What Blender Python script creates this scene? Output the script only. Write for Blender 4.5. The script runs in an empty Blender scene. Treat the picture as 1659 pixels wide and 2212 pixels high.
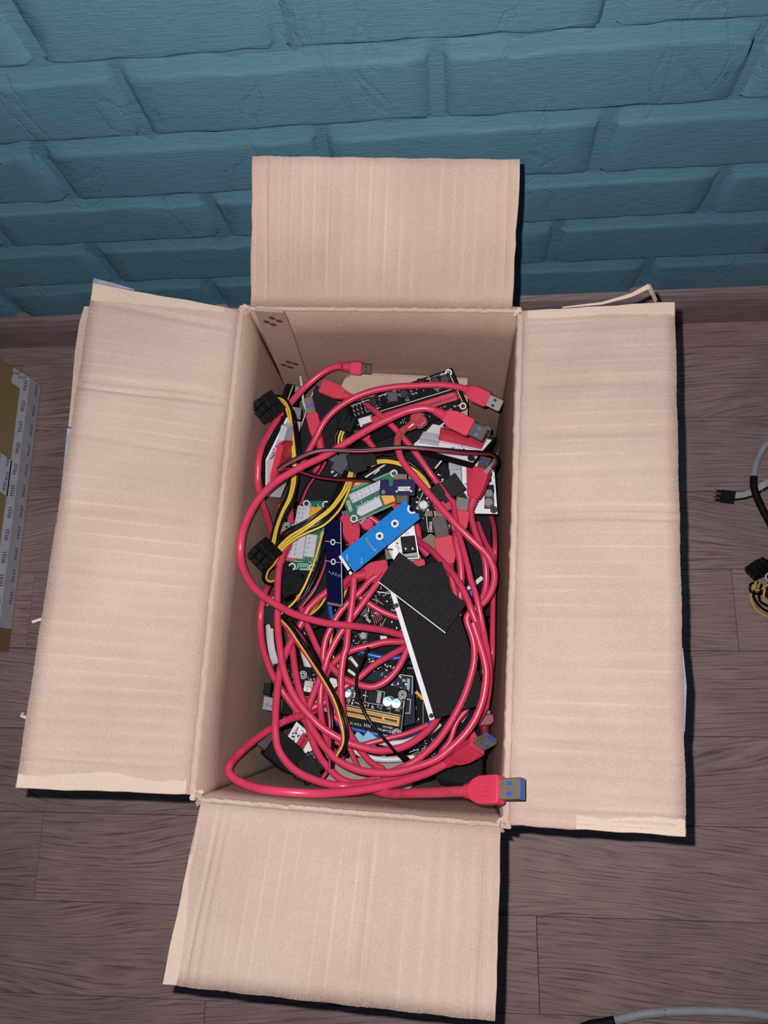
import bpy, math, random
import numpy as np
from mathutils import Vector, Matrix

# ---------------------------------------------------------------- camera, light, exposure
RCW = np.array([[0.9968315, 0.0101791, 0.0788881],
                [0.0086511, 0.9720203, -0.2347373],
                [-0.0790703, 0.2346760, 0.9688524]])      # camera -> world
FPX, HCAM, CX, CY = 1655.62, 0.97254, 829.5, 1106.0
scene = bpy.context.scene
cd = bpy.data.cameras.new('camera')
cam = bpy.data.objects.new('camera', cd)
scene.collection.objects.link(cam)
M4 = Matrix([list(RCW[i]) + [0.0] for i in range(3)] + [[0, 0, 0, 1]])
M4.translation = Vector((0, 0, HCAM))
cam.matrix_world = M4
cd.sensor_fit = 'VERTICAL'
cd.sensor_height = 36.0
cd.sensor_width = 27.0
cd.lens = FPX / 2212.0 * 36.0
cd.clip_start = 0.02
scene.camera = cam

world = bpy.data.worlds.new('room_ambient')
scene.world = world
world.use_nodes = True
world.node_tree.nodes['Background'].inputs[0].default_value = (0.55, 0.7, 1.0, 1)
world.node_tree.nodes['Background'].inputs[1].default_value = 0.035

fl = bpy.data.lights.new('phone_flash', 'POINT')           # the flash beside the lens
fl.energy = 19.0
fl.shadow_soft_size = 0.0022
fl.color = (1.0, 0.965, 0.95)
flo = bpy.data.objects.new('phone_flash', fl)
scene.collection.objects.link(flo)
flo.location = Vector((0, 0, HCAM)) + Vector(RCW @ np.array([-0.0155, 0.0155, 0.002]))

vs = scene.view_settings
vs.view_transform = 'Standard'
vs.look = 'None'
vs.exposure = 0.0
vs.gamma = 1.0
vs.use_curve_mapping = False

# ---------------------------------------------------------------- helpers
COL = scene.collection
rnd = random.Random(7)
CAMP = np.array([0, 0, HCAM])


def ray(px, py):
    return RCW @ np.array([(px - CX) / FPX, -(py - CY) / FPX, -1.0])


def P(px, py, z):
    """point seen at a pixel of the 1659x2212 frame, at height z above the floor"""
    d = ray(px, py)
    return Vector(CAMP + d * ((z - HCAM) / d[2]))


def PW(px, py, o, n):
    d = ray(px, py)
    return Vector(CAMP + d * (np.dot(np.array(o) - CAMP, n) / np.dot(d, n)))


def lin(h):
    h = h.lstrip('#')
    o = []
    for i in (0, 2, 4):
        c = int(h[i:i + 2], 16) / 255
        o.append(c / 12.92 if c <= 0.04045 else ((c + 0.055) / 1.055) ** 2.4)
    return tuple(o) + (1,)


MATS = {}


def mat(name, col, rough=0.5, metal=0.0, bump=None, var=None, speck=None, spec=0.5, trans=0.0, coat=0.0):
    """principled material; bump=(scale, strength, dist); var=(scale, amount); speck=(scale, colour, threshold)"""
    m = bpy.data.materials.new(name)
    m.use_nodes = True
    nt = m.node_tree
    b = nt.nodes['Principled BSDF']
    c = lin(col) if isinstance(col, str) else col
    b.inputs['Base Color'].default_value = c
    b.inputs['Roughness'].default_value = rough
    b.inputs['Metallic'].default_value = metal
    b.inputs['Specular IOR Level'].default_value = spec
    if trans:
        b.inputs['Transmission Weight'].default_value = trans
    if coat:
        b.inputs['Coat Weight'].default_value = coat
    tc = nt.nodes.new('ShaderNodeTexCoord')
    last = None
    if var:
        n = nt.nodes.new('ShaderNodeTexNoise')
        n.inputs['Scale'].default_value = var[0]
        n.inputs['Detail'].default_value = 6
        nt.links.new(tc.outputs['Object'], n.inputs['Vector'])
        r = nt.nodes.new('ShaderNodeMapRange')
        r.inputs[1].default_value = 0.3
        r.inputs[2].default_value = 0.7
        r.inputs[3].default_value = 1 - var[1]
        r.inputs[4].default_value = 1 + var[1]
        nt.links.new(n.outputs[0], r.inputs[0])
        mx = nt.nodes.new('ShaderNodeVectorMath')
        mx.operation = 'SCALE'
        mx.inputs[0].default_value = c[:3]
        nt.links.new(r.outputs[0], mx.inputs['Scale'])
        last = mx.outputs[0]
        nt.links.new(last, b.inputs['Base Color'])
    if speck:
        n = nt.nodes.new('ShaderNodeTexNoise')
        n.inputs['Scale'].default_value = speck[0]
        n.inputs['Detail'].default_value = 2
        nt.links.new(tc.outputs['Object'], n.inputs['Vector'])
        r = nt.nodes.new('ShaderNodeMapRange')
        r.inputs[1].default_value = speck[2]
        r.inputs[2].default_value = speck[2] + 0.08
        nt.links.new(n.outputs[0], r.inputs[0])
        mx = nt.nodes.new('ShaderNodeMix')
        mx.data_type = 'RGBA'
        nt.links.new(r.outputs[0], mx.inputs[0])
        if last:
            nt.links.new(last, mx.inputs[6])
        else:
            mx.inputs[6].default_value = c
        mx.inputs[7].default_value = lin(speck[1])
        nt.links.new(mx.outputs[2], b.inputs['Base Color'])
    if bump:
        n = nt.nodes.new('ShaderNodeTexNoise')
        n.inputs['Scale'].default_value = bump[0]
        n.inputs['Detail'].default_value = 4
        nt.links.new(tc.outputs['Object'], n.inputs['Vector'])
        bp = nt.nodes.new('ShaderNodeBump')
        bp.inputs['Strength'].default_value = bump[1]
        bp.inputs['Distance'].default_value = bump[2]
        nt.links.new(n.outputs[0], bp.inputs['Height'])
        nt.links.new(bp.outputs[0], b.inputs['Normal'])
    MATS[name] = m
    return m


def wall_paint():
    m = mat('teal_wall_paint', '#5a879b', 0.62, spec=0.3)
    nt = m.node_tree
    b = nt.nodes['Principled BSDF']
    tc = nt.nodes['Texture Coordinate']
    mp = nt.nodes.new('ShaderNodeMapping')
    mp.inputs['Scale'].default_value = (60, 60, 420)
    nt.links.new(tc.outputs['Object'], mp.inputs[0])
    n1 = nt.nodes.new('ShaderNodeTexNoise')
    n1.inputs['Scale'].default_value = 1.0
    n1.inputs['Detail'].default_value = 5
    n1.inputs['Roughness'].default_value = 0.65
    nt.links.new(mp.outputs[0], n1.inputs['Vector'])
    n2 = nt.nodes.new('ShaderNodeTexNoise')
    n2.inputs['Scale'].default_value = 90
    n2.inputs['Detail'].default_value = 8
    nt.links.new(tc.outputs['Object'], n2.inputs['Vector'])
    bp = nt.nodes.new('ShaderNodeBump')
    bp.inputs['Strength'].default_value = 0.6
    bp.inputs['Distance'].default_value = 0.0018
    nt.links.new(n1.outputs[0], bp.inputs['Height'])
    bq = nt.nodes.new('ShaderNodeBump')
    bq.inputs['Strength'].default_value = 0.5
    bq.inputs['Distance'].default_value = 0.0018
    nt.links.new(n2.outputs[0], bq.inputs['Height'])
    nt.links.new(bp.outputs[0], bq.inputs['Normal'])
    mc = nt.nodes.new('ShaderNodeMapping')
    mc.inputs['Scale'].default_value = (17, 17, 6)
    nt.links.new(tc.outputs['Object'], mc.inputs[0])
    nc = nt.nodes.new('ShaderNodeTexNoise')
    nc.inputs['Scale'].default_value = 1.0
    nc.inputs['Detail'].default_value = 7
    nc.inputs['Distortion'].default_value = 0.6
    nt.links.new(mc.outputs[0], nc.inputs['Vector'])
    c1 = nt.nodes.new('ShaderNodeMath')
    c1.operation = 'SUBTRACT'
    nt.links.new(nc.outputs[0], c1.inputs[0])
    c1.inputs[1].default_value = 0.62
    c2 = nt.nodes.new('ShaderNodeMath')
    c2.operation = 'ABSOLUTE'
    nt.links.new(c1.outputs[0], c2.inputs[0])
    c3 = nt.nodes.new('ShaderNodeMapRange')
    c3.inputs[1].default_value = 0.0
    c3.inputs[2].default_value = 0.022
    nt.links.new(c2.outputs[0], c3.inputs[0])
    bc = nt.nodes.new('ShaderNodeBump')
    bc.inputs['Strength'].default_value = 0.32
    bc.inputs['Distance'].default_value = 0.0022
    nt.links.new(c3.outputs[0], bc.inputs['Height'])
    nt.links.new(bq.outputs[0], bc.inputs['Normal'])
    nt.links.new(bc.outputs[0], b.inputs['Normal'])
    n3 = nt.nodes.new('ShaderNodeTexNoise')
    n3.inputs['Scale'].default_value = 9
    n3.inputs['Detail'].default_value = 5
    nt.links.new(tc.outputs['Object'], n3.inputs['Vector'])
    mx = nt.nodes.new('ShaderNodeMix')
    mx.data_type = 'RGBA'
    nt.links.new(n3.outputs[0], mx.inputs[0])
    mx.inputs[6].default_value = lin('#558298')
    mx.inputs[7].default_value = lin('#638ea1')
    nt.links.new(mx.outputs[2], b.inputs['Base Color'])
    return m


def wood(name, c1, c2, c3, rough=0.45):
    m = mat(name, c1, rough, spec=0.4)
    nt = m.node_tree
    b = nt.nodes['Principled BSDF']
    tc = nt.nodes['Texture Coordinate']
    oi = nt.nodes.new('ShaderNodeObjectInfo')
    off = nt.nodes.new('ShaderNodeVectorMath')
    off.operation = 'SCALE'
    off.inputs[0].default_value = (13.0, 7.0, 3.0)
    nt.links.new(oi.outputs['Random'], off.inputs['Scale'])
    ad = nt.nodes.new('ShaderNodeVectorMath')
    ad.operation = 'ADD'
    nt.links.new(tc.outputs['Object'], ad.inputs[0])
    nt.links.new(off.outputs[0], ad.inputs[1])
    # warp for cathedral figure
    mp0 = nt.nodes.new('ShaderNodeMapping')
    mp0.inputs['Scale'].default_value = (2.4, 8.0, 1)
    nt.links.new(ad.outputs[0], mp0.inputs[0])
    w = nt.nodes.new('ShaderNodeTexNoise')
    w.inputs['Scale'].default_value = 1.0
    w.inputs['Detail'].default_value = 1.5
    nt.links.new(mp0.outputs[0], w.inputs['Vector'])
    sx = nt.nodes.new('ShaderNodeSeparateXYZ')
    nt.links.new(ad.outputs[0], sx.inputs[0])
    m1 = nt.nodes.new('ShaderNodeMath')
    m1.operation = 'MULTIPLY_ADD'
    nt.links.new(w.outputs[0], m1.inputs[0])
    m1.inputs[1].default_value = 0.10
    yz = nt.nodes.new('ShaderNodeMath')
    yz.operation = 'ADD'
    nt.links.new(sx.outputs[1], yz.inputs[0])
    nt.links.new(sx.outputs[2], yz.inputs[1])
    nt.links.new(yz.outputs[0], m1.inputs[2])
    m2 = nt.nodes.new('ShaderNodeMath')
    m2.operation = 'MULTIPLY'
    nt.links.new(m1.outputs[0], m2.inputs[0])
    m2.inputs[1].default_value = 1150
    sn = nt.nodes.new('ShaderNodeMath')
    sn.operation = 'SINE'
    nt.links.new(m2.outputs[0], sn.inputs[0])
    # fine fibre
    mp = nt.nodes.new('ShaderNodeMapping')
    mp.inputs['Scale'].default_value = (15, 560, 1)
    nt.links.new(ad.outputs[0], mp.inputs[0])
    # bend fibre with the figure
    cb = nt.nodes.new('ShaderNodeCombineXYZ')
    nt.links.new(sx.outputs[0], cb.inputs[0])
    nt.links.new(m1.outputs[0], cb.inputs[1])
    nt.links.new(cb.outputs[0], mp.inputs[0])
    f = nt.nodes.new('ShaderNodeTexNoise')
    f.inputs['Scale'].default_value = 1.0
    f.inputs['Detail'].default_value = 4
    f.inputs['Roughness'].default_value = 0.7
    nt.links.new(mp.outputs[0], f.inputs['Vector'])
    mul = nt.nodes.new('ShaderNodeMath')
    mul.operation = 'MULTIPLY_ADD'
    nt.links.new(sn.outputs[0], mul.inputs[0])
    mul.inputs[1].default_value = 0.022
    nt.links.new(f.outputs[0], mul.inputs[2])
    cr = nt.nodes.new('ShaderNodeValToRGB')
    e = cr.color_ramp.elements
    e[0].position = 0.36
    e[0].color = lin(c3)
    e[1].position = 0.62
    e[1].color = lin(c2)
    k = cr.color_ramp.elements.new(0.47)
    k.color = lin(c1)
    nt.links.new(mul.outputs[0], cr.inputs[0])
    # tone per plank and cloudy variation
    n4 = nt.nodes.new('ShaderNodeTexNoise')
    n4.inputs['Scale'].default_value = 14
    n4.inputs['Detail'].default_value = 3
    nt.links.new(ad.outputs[0], n4.inputs['Vector'])
    rr = nt.nodes.new('ShaderNodeMath')
    rr.operation = 'MULTIPLY_ADD'
    nt.links.new(oi.outputs['Random'], rr.inputs[0])
    rr.inputs[1].default_value = 0.22
    nt.links.new(n4.outputs[0], rr.inputs[2])
    mr = nt.nodes.new('ShaderNodeMapRange')
    mr.inputs[1].default_value = 0.2
    mr.inputs[2].default_value = 1.0
    mr.inputs[3].default_value = 0.78
    mr.inputs[4].default_value = 1.22
    nt.links.new(rr.outputs[0], mr.inputs[0])
    sc = nt.nodes.new('ShaderNodeVectorMath')
    sc.operation = 'SCALE'
    nt.links.new(cr.outputs[0], sc.inputs[0])
    nt.links.new(mr.outputs[0], sc.inputs['Scale'])
    nt.links.new(sc.outputs[0], b.inputs['Base Color'])
    bp = nt.nodes.new('ShaderNodeBump')
    bp.inputs['Strength'].default_value = 0.3
    bp.inputs['Distance'].default_value = 0.0006
    nt.links.new(f.outputs[0], bp.inputs['Height'])
    nt.links.new(bp.outputs[0], b.inputs['Normal'])
    return m


def cardboard(name, col, dark, weave=0.0):
    m = mat(name, col, 0.85, spec=0.2)
    nt = m.node_tree
    b = nt.nodes['Principled BSDF']
    tc = nt.nodes['Texture Coordinate']
    n1 = nt.nodes.new('ShaderNodeTexNoise')
    n1.inputs['Scale'].default_value = 900
    n1.inputs['Detail'].default_value = 3
    nt.links.new(tc.outputs['Object'], n1.inputs['Vector'])
    n2 = nt.nodes.new('ShaderNodeTexNoise')
    n2.inputs['Scale'].default_value = 12
    n2.inputs['Detail'].default_value = 5
    nt.links.new(tc.outputs['Object'], n2.inputs['Vector'])
    ad = nt.nodes.new('ShaderNodeMath')
    ad.operation = 'ADD'
    nt.links.new(n1.outputs[0], ad.inputs[0])
    nt.links.new(n2.outputs[0], ad.inputs[1])
    r = nt.nodes.new('ShaderNodeMapRange')
    r.inputs[1].default_value = 0.45
    r.inputs[2].default_value = 1.35
    nt.links.new(ad.outputs[0], r.inputs[0])
    mx = nt.nodes.new('ShaderNodeMix')
    mx.data_type = 'RGBA'
    nt.links.new(r.outputs[0], mx.inputs[0])
    mx.inputs[6].default_value = lin(dark)
    mx.inputs[7].default_value = lin(col)
    outc = mx.outputs[2]
    if weave:
        br = nt.nodes.new('ShaderNodeTexNoise')
        mp = nt.nodes.new('ShaderNodeMapping')
        mp.inputs['Scale'].default_value = (260, 260, 620)
        br.inputs['Scale'].default_value = 1
        br.inputs['Detail'].default_value = 2
        nt.links.new(tc.outputs['Object'], mp.inputs[0])
        nt.links.new(mp.outputs[0], br.inputs['Vector'])
        rr = nt.nodes.new('ShaderNodeMapRange')
        rr.inputs[1].default_value = 0.35
        rr.inputs[2].default_value = 0.5
        rr.inputs[3].default_value = 1 - weave
        rr.inputs[4].default_value = 1
        nt.links.new(br.outputs[0], rr.inputs[0])
        sc = nt.nodes.new('ShaderNodeVectorMath')
        sc.operation = 'SCALE'
        nt.links.new(outc, sc.inputs[0])
        nt.links.new(rr.outputs[0], sc.inputs['Scale'])
        outc = sc.outputs[0]
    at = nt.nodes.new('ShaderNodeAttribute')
    at.attribute_name = 'flap_shading'  # per-vertex flute and fold shading, painted into the cardboard colour
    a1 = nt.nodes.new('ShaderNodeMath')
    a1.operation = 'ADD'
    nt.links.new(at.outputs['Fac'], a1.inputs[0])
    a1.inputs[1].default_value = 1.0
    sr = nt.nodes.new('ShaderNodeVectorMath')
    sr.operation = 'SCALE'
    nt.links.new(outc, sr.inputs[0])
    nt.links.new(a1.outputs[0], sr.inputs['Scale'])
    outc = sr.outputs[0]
    nt.links.new(outc, b.inputs['Base Color'])
    bp = nt.nodes.new('ShaderNodeBump')
    bp.inputs['Strength'].default_value = 0.35
    bp.inputs['Distance'].default_value = 0.0008
    n5 = nt.nodes.new('ShaderNodeTexNoise')
    n5.inputs['Scale'].default_value = 260
    n5.inputs['Detail'].default_value = 5
    nt.links.new(tc.outputs['Object'], n5.inputs['Vector'])
    nt.links.new(n5.outputs[0], bp.inputs['Height'])
    nt.links.new(bp.outputs[0], b.inputs['Normal'])
    return m


wall_paint()
wood('plank_wood', '#967b7a', '#a68c89', '#705657', 0.5)
wood('baseboard_wood', '#8d777a', '#9c8688', '#6f5b5f', 0.5)
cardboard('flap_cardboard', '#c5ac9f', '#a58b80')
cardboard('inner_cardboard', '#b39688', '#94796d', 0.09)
cardboard('torn_liner', '#d2bcac', '#b69f90')
cardboard('aged_cardboard', '#8d7654', '#7a6448')
mat('red_pvc', '#cb3b5b', 0.33, var=(160, 0.05), bump=(500, 0.12, 0.0004))
mat('red_plug', '#c93450', 0.58, spec=0.3, bump=(600, 0.15, 0.0004), var=(90, 0.06))
mat('red_slot', '#c4304a', 0.38, var=(120, 0.07))
mat('red_clear', '#c24a55', 0.25, trans=0.25, var=(300, 0.2))
mat('red_emboss', '#a92a45', 0.6, var=(90, 0.06))
mat('dark_red', '#7c2034', 0.4, var=(120, 0.08))
mat('pink_wire', '#b6305c', 0.35, var=(120, 0.06))
mat('yellow_wire', '#dcb945', 0.35, var=(120, 0.06))
mat('black_wire', '#0d0b0c', 0.3, spec=0.4, var=(120, 0.1))
mat('blue_wire', '#1c4fae', 0.3, var=(120, 0.06))
mat('white_wire', '#c9c6cc', 0.4, var=(80, 0.06), speck=(400, '#8f8d92', 0.68))
mat('black_plastic', '#131113', 0.62, spec=0.2, bump=(400, 0.3, 0.0006), var=(80, 0.1))
mat('black_sleeve', '#100e10', 0.65, spec=0.2, bump=(120, 0.6, 0.002), var=(80, 0.1))
mat('grey_plastic', '#50515b', 0.6, bump=(500, 0.5, 0.0008), var=(400, 0.12))
mat('nylon_white', '#b9bcc6', 0.35, var=(150, 0.06), bump=(300, 0.15, 0.0005))
mat('cell_grey', '#9da0ab', 0.45, var=(200, 0.08))
mat('white_plastic', '#dcdcdc', 0.4, var=(150, 0.05))
mat('amber_relay', '#dc981f', 0.35, var=(300, 0.1))
mat('amber_slot', '#c89a3c', 0.45, var=(300, 0.15))
mat('dent_dark', '#4b352b', 0.9, var=(200, 0.2))
mat('slot_dark', '#3a2508', 0.7, var=(300, 0.2))
mat('foam', '#252327', 0.95, bump=(900, 0.8, 0.001), var=(500, 0.25), speck=(1500, '#55545c', 0.66), spec=0.15)
mat('foam_edge', '#121113', 0.95, bump=(700, 0.6, 0.001), var=(500, 0.25), spec=0.15)
mat('pcb_black', '#100e12', 0.6, spec=0.12, var=(60, 0.12))
mat('pcb_white', '#eaeaf2', 0.45, var=(60, 0.04))
mat('pcb_green', '#12674f', 0.45, spec=0.2, var=(60, 0.1))
mat('pcb_blue', '#0676c8', 0.5, spec=0.15, var=(700, 0.12))
mat('pcb_navy', '#12144c', 0.5, spec=0.12, var=(60, 0.08))
mat('pcb_dark_navy', '#0b103c', 0.5, spec=0.12, var=(60, 0.08))
mat('pcb_teal', '#0e1c30', 0.5, spec=0.12, var=(60, 0.1))
mat('silkscreen', '#dcdcdc', 0.5, var=(900, 0.08))
mat('blackscreen', '#202024', 0.5, var=(900, 0.08))
mat('gold_finger', '#7c6d58', 0.6, 0.0, var=(500, 0.15))
mat('gold', '#b99a5a', 0.4, 0.8, var=(500, 0.15))
mat('steel', '#908c8a', 0.55, 0.2, var=(90, 0.1))
mat('shell_steel', '#746a60', 0.6, 0.15, var=(120, 0.15))
mat('dark_steel', '#4a403c', 0.6, 0.1, var=(120, 0.15))
mat('solder', '#a9a9ac', 0.35, 0.4, var=(90, 0.1))
mat('can_top', '#86878c', 0.4, 0.3, var=(200, 0.1))
mat('can_dark', '#1c1a1d', 0.45, 0.0, var=(200, 0.1))
mat('can_teal', '#3fb6bd', 0.4, 0.2, var=(200, 0.08))
mat('can_white', '#e6f3f5', 0.35, 0.1, var=(200, 0.04))
mat('usb_blue', '#2a55b8', 0.4, var=(200, 0.06))
mat('copper', '#b4443a', 0.4, 0.3, var=(200, 0.06))
mat('chip_black', '#17161a', 0.62, spec=0.2, var=(200, 0.08))
mat('label_white', '#d9d8d4', 0.55, var=(60, 0.04))
mat('tape_white', '#b7b3bf', 0.35, var=(60, 0.1))
mat('tape_silver', '#a5a4b4', 0.35, 0.3, var=(120, 0.2))
mat('light_blue', '#5f9cc0', 0.4, var=(200, 0.06))
mat('print_black', '#1d1b22', 0.5, var=(900, 0.08))
mat('cable_grey', '#a2a0a8', 0.55, var=(60, 0.1), bump=(300, 0.4, 0.001), speck=(260, '#5f5d62', 0.66))


class MB:
    """collects triangles and quads, links them as one mesh object"""
    def __init__(s):
        s.v, s.f, s.m, s.sm = [], [], [], []
        s.cur = 0

    def add(s, vs, fs, smooth=False, mi=0):
        o = len(s.v)
        s.v += [tuple(p) for p in vs]
        for f in fs:
            s.f.append([i + o for i in f])
            s.m.append(mi)
            s.sm.append(smooth)

    def prism(s, poly, z0, z1, ch=0.0, mi=0):
        """poly: 2D points; ch: chamfer of the top edge"""
        n = len(poly)
        a = sum(poly[i][0] * poly[(i + 1) % n][1] - poly[(i + 1) % n][0] * poly[i][1] for i in range(n))
        if a < 0:
            poly = poly[::-1]
        if ch > 0 and n >= 3:
            cx = sum(p[0] for p in poly) / n
            cy = sum(p[1] for p in poly) / n
            ins = []
            for p in poly:
                d = math.hypot(p[0] - cx, p[1] - cy) or 1
                k = max(0.3, (d - ch * 1.41) / d)
                ins.append((cx + (p[0] - cx) * k, cy + (p[1] - cy) * k))
            vs = [(p[0], p[1], z0) for p in poly] + [(p[0], p[1], z1 - ch) for p in poly] + [(p[0], p[1], z1) for p in ins]
            fs = [list(range(n))[::-1], [i + 2 * n for i in range(n)]]
            for i in range(n):
                j = (i + 1) % n
                fs.append([i, j, j + n, i + n])
                fs.append([i + n, j + n, j + 2 * n, i + 2 * n])
        else:
            vs = [(p[0], p[1], z0) for p in poly] + [(p[0], p[1], z1) for p in poly]
            fs = [list(range(n))[::-1], [i + n for i in range(n)]]
            for i in range(n):
                j = (i + 1) % n
                fs.append([i, j, j + n, i + n])
        s.add(vs, fs, mi=mi)

    def box(s, x0, x1, y0, y1, z0, z1, ch=0.0, ang=0.0, c=(0, 0), mi=0):
        q = [(x0, y0), (x1, y0), (x1, y1), (x0, y1)]
        ca, sa = math.cos(ang), math.sin(ang)
        q = [(c[0] + x * ca - y * sa, c[1] + x * sa + y * ca) for x, y in q]
        s.prism(q, z0, z1, ch, mi)

    def cyl(s, x, y, z0, z1, r, n=20, r1=None, mi=0):
        r1 = r if r1 is None else r1
        vs = [(x + r * math.cos(2 * math.pi * i / n), y + r * math.sin(2 * math.pi * i / n), z0) for i in range(n)]
        vs += [(x + r1 * math.cos(2 * math.pi * i / n), y + r1 * math.sin(2 * math.pi * i / n), z1) for i in range(n)]
        s.add(vs, [[i, (i + 1) % n, (i + 1) % n + n, i + n] for i in range(n)], True, mi)
        s.add(vs[n:], [list(range(n))], False, mi)
        s.add(vs[:n], [list(range(n))[::-1]], False, mi)

    def ring(s, x, y, z, r0, r1, n=24, a0=0.0, a1=2 * math.pi, h=0.0001):
        full = abs(a1 - a0 - 2 * math.pi) < 1e-6
        k = n if full else n + 1
        vs = []
        for i in range(k):
            a = a0 + (a1 - a0) * i / n
            vs += [(x + r0 * math.cos(a), y + r0 * math.sin(a), z + h), (x + r1 * math.cos(a), y + r1 * math.sin(a), z + h)]
        fs = []
        for i in range(n):
            j = (i + 1) % k
            fs.append([2 * i, 2 * i + 1, 2 * j + 1, 2 * j])
        s.add(vs, fs)

    def line(s, a, b, w, z):
        dx, dy = b[0] - a[0], b[1] - a[1]
        L = math.hypot(dx, dy) or 1e-9
        nx, ny = -dy / L * w / 2, dx / L * w / 2
        s.add([(a[0] + nx, a[1] + ny, z), (a[0] - nx, a[1] - ny, z), (b[0] - nx, b[1] - ny, z), (b[0] + nx, b[1] + ny, z)], [[0, 1, 2, 3]])

    def tube(s, pts, r, n=10, cap=True, rr=None, flat=1.0):
        """parallel transport tube"""
        pts = [Vector(p) for p in pts]
        m = len(pts)
        up = None
        rings = []
        for i, p in enumerate(pts):
            t = (pts[min(i + 1, m - 1)] - pts[max(i - 1, 0)])
            t = t.normalized() if t.length > 1e-9 else Vector((1, 0, 0))
            if up is None:
                up = Vector((0, 0, 1)) if abs(t.z) < 0.9 else Vector((1, 0, 0))
            up = (up - t * up.dot(t))
            up = up.normalized() if up.length > 1e-6 else t.orthogonal().normalized()
            sd = t.cross(up)
            ri = rr[i] if rr else r
            rings.append([p + sd * (math.cos(2 * math.pi * k / n) * ri) + up * (math.sin(2 * math.pi * k / n) * ri * flat) for k in range(n)])
        vs = [q for rg in rings for q in rg]
        fs = []
        for i in range(m - 1):
            for k in range(n):
                fs.append([i * n + k, i * n + (k + 1) % n, (i + 1) * n + (k + 1) % n, (i + 1) * n + k])
        s.add(vs, fs, True)
        if cap:
            s.add(rings[0], [list(range(n))[::-1]])
            s.add(rings[-1], [list(range(n))])

    def text(s, txt, c, size, ang, z, align=0.5, sx=1.0):
        vs, fs, w = text_geo(txt)
        ca, sa = math.cos(ang), math.sin(ang)
        out = []
        for x, y in vs:
            x = (x - w * align) * size * sx
            y = (y - 0.35) * size
            out.append((c[0] + x * ca - y * sa, c[1] + x * sa + y * ca, z))
        s.add(out, fs)

    def build(s, name, m, parent=None, ms=None):
        me = bpy.data.meshes.new(name)
        me.from_pydata(s.v, [], s.f)
        for mm in (ms or [m]):
            me.materials.append(MATS[mm] if isinstance(mm, str) else mm)
        me.polygons.foreach_set('use_smooth', s.sm)
        me.polygons.foreach_set('material_index', s.m)
        me.update()
        o = bpy.data.objects.new(name, me)
        COL.objects.link(o)
        if parent is not None:
            o.parent = parent
        return o


_tc = {}


def text_geo(t):
    if t not in _tc:
        cu = bpy.data.curves.new('lettering', 'FONT')
        cu.body = t
        cu.resolution_u = 1
        ob = bpy.data.objects.new('lettering', cu)
        COL.objects.link(ob)
        dg = bpy.context.evaluated_depsgraph_get()
        me = bpy.data.meshes.new_from_object(ob.evaluated_get(dg))
        vs = [(v.co.x, v.co.y) for v in me.vertices]
        fs = [list(p.vertices) for p in me.polygons]
        w = max(v[0] for v in vs) if vs else 1
        bpy.data.objects.remove(ob)
        bpy.data.curves.remove(cu)
        bpy.data.meshes.remove(me)
        _tc[t] = (vs, fs, w)
    return _tc[t]


def tag(o, label=None, cat=None, group=None, kind=None):
    if label:
        o['label'] = label
    if cat:
        o['category'] = cat
    if group:
        o['group'] = group
    if kind:
        o['kind'] = kind
    return o


def empty(name, label, cat, group=None, loc=(0, 0, 0)):
    o = bpy.data.objects.new(name, None)
    o.empty_display_size = 0.01
    COL.objects.link(o)
    o.location = loc
    return tag(o, label, cat, group)


OBST = []      # solid slabs the cords must not cross: (pixel quad, plane origin, normal, thickness up, down)


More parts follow.
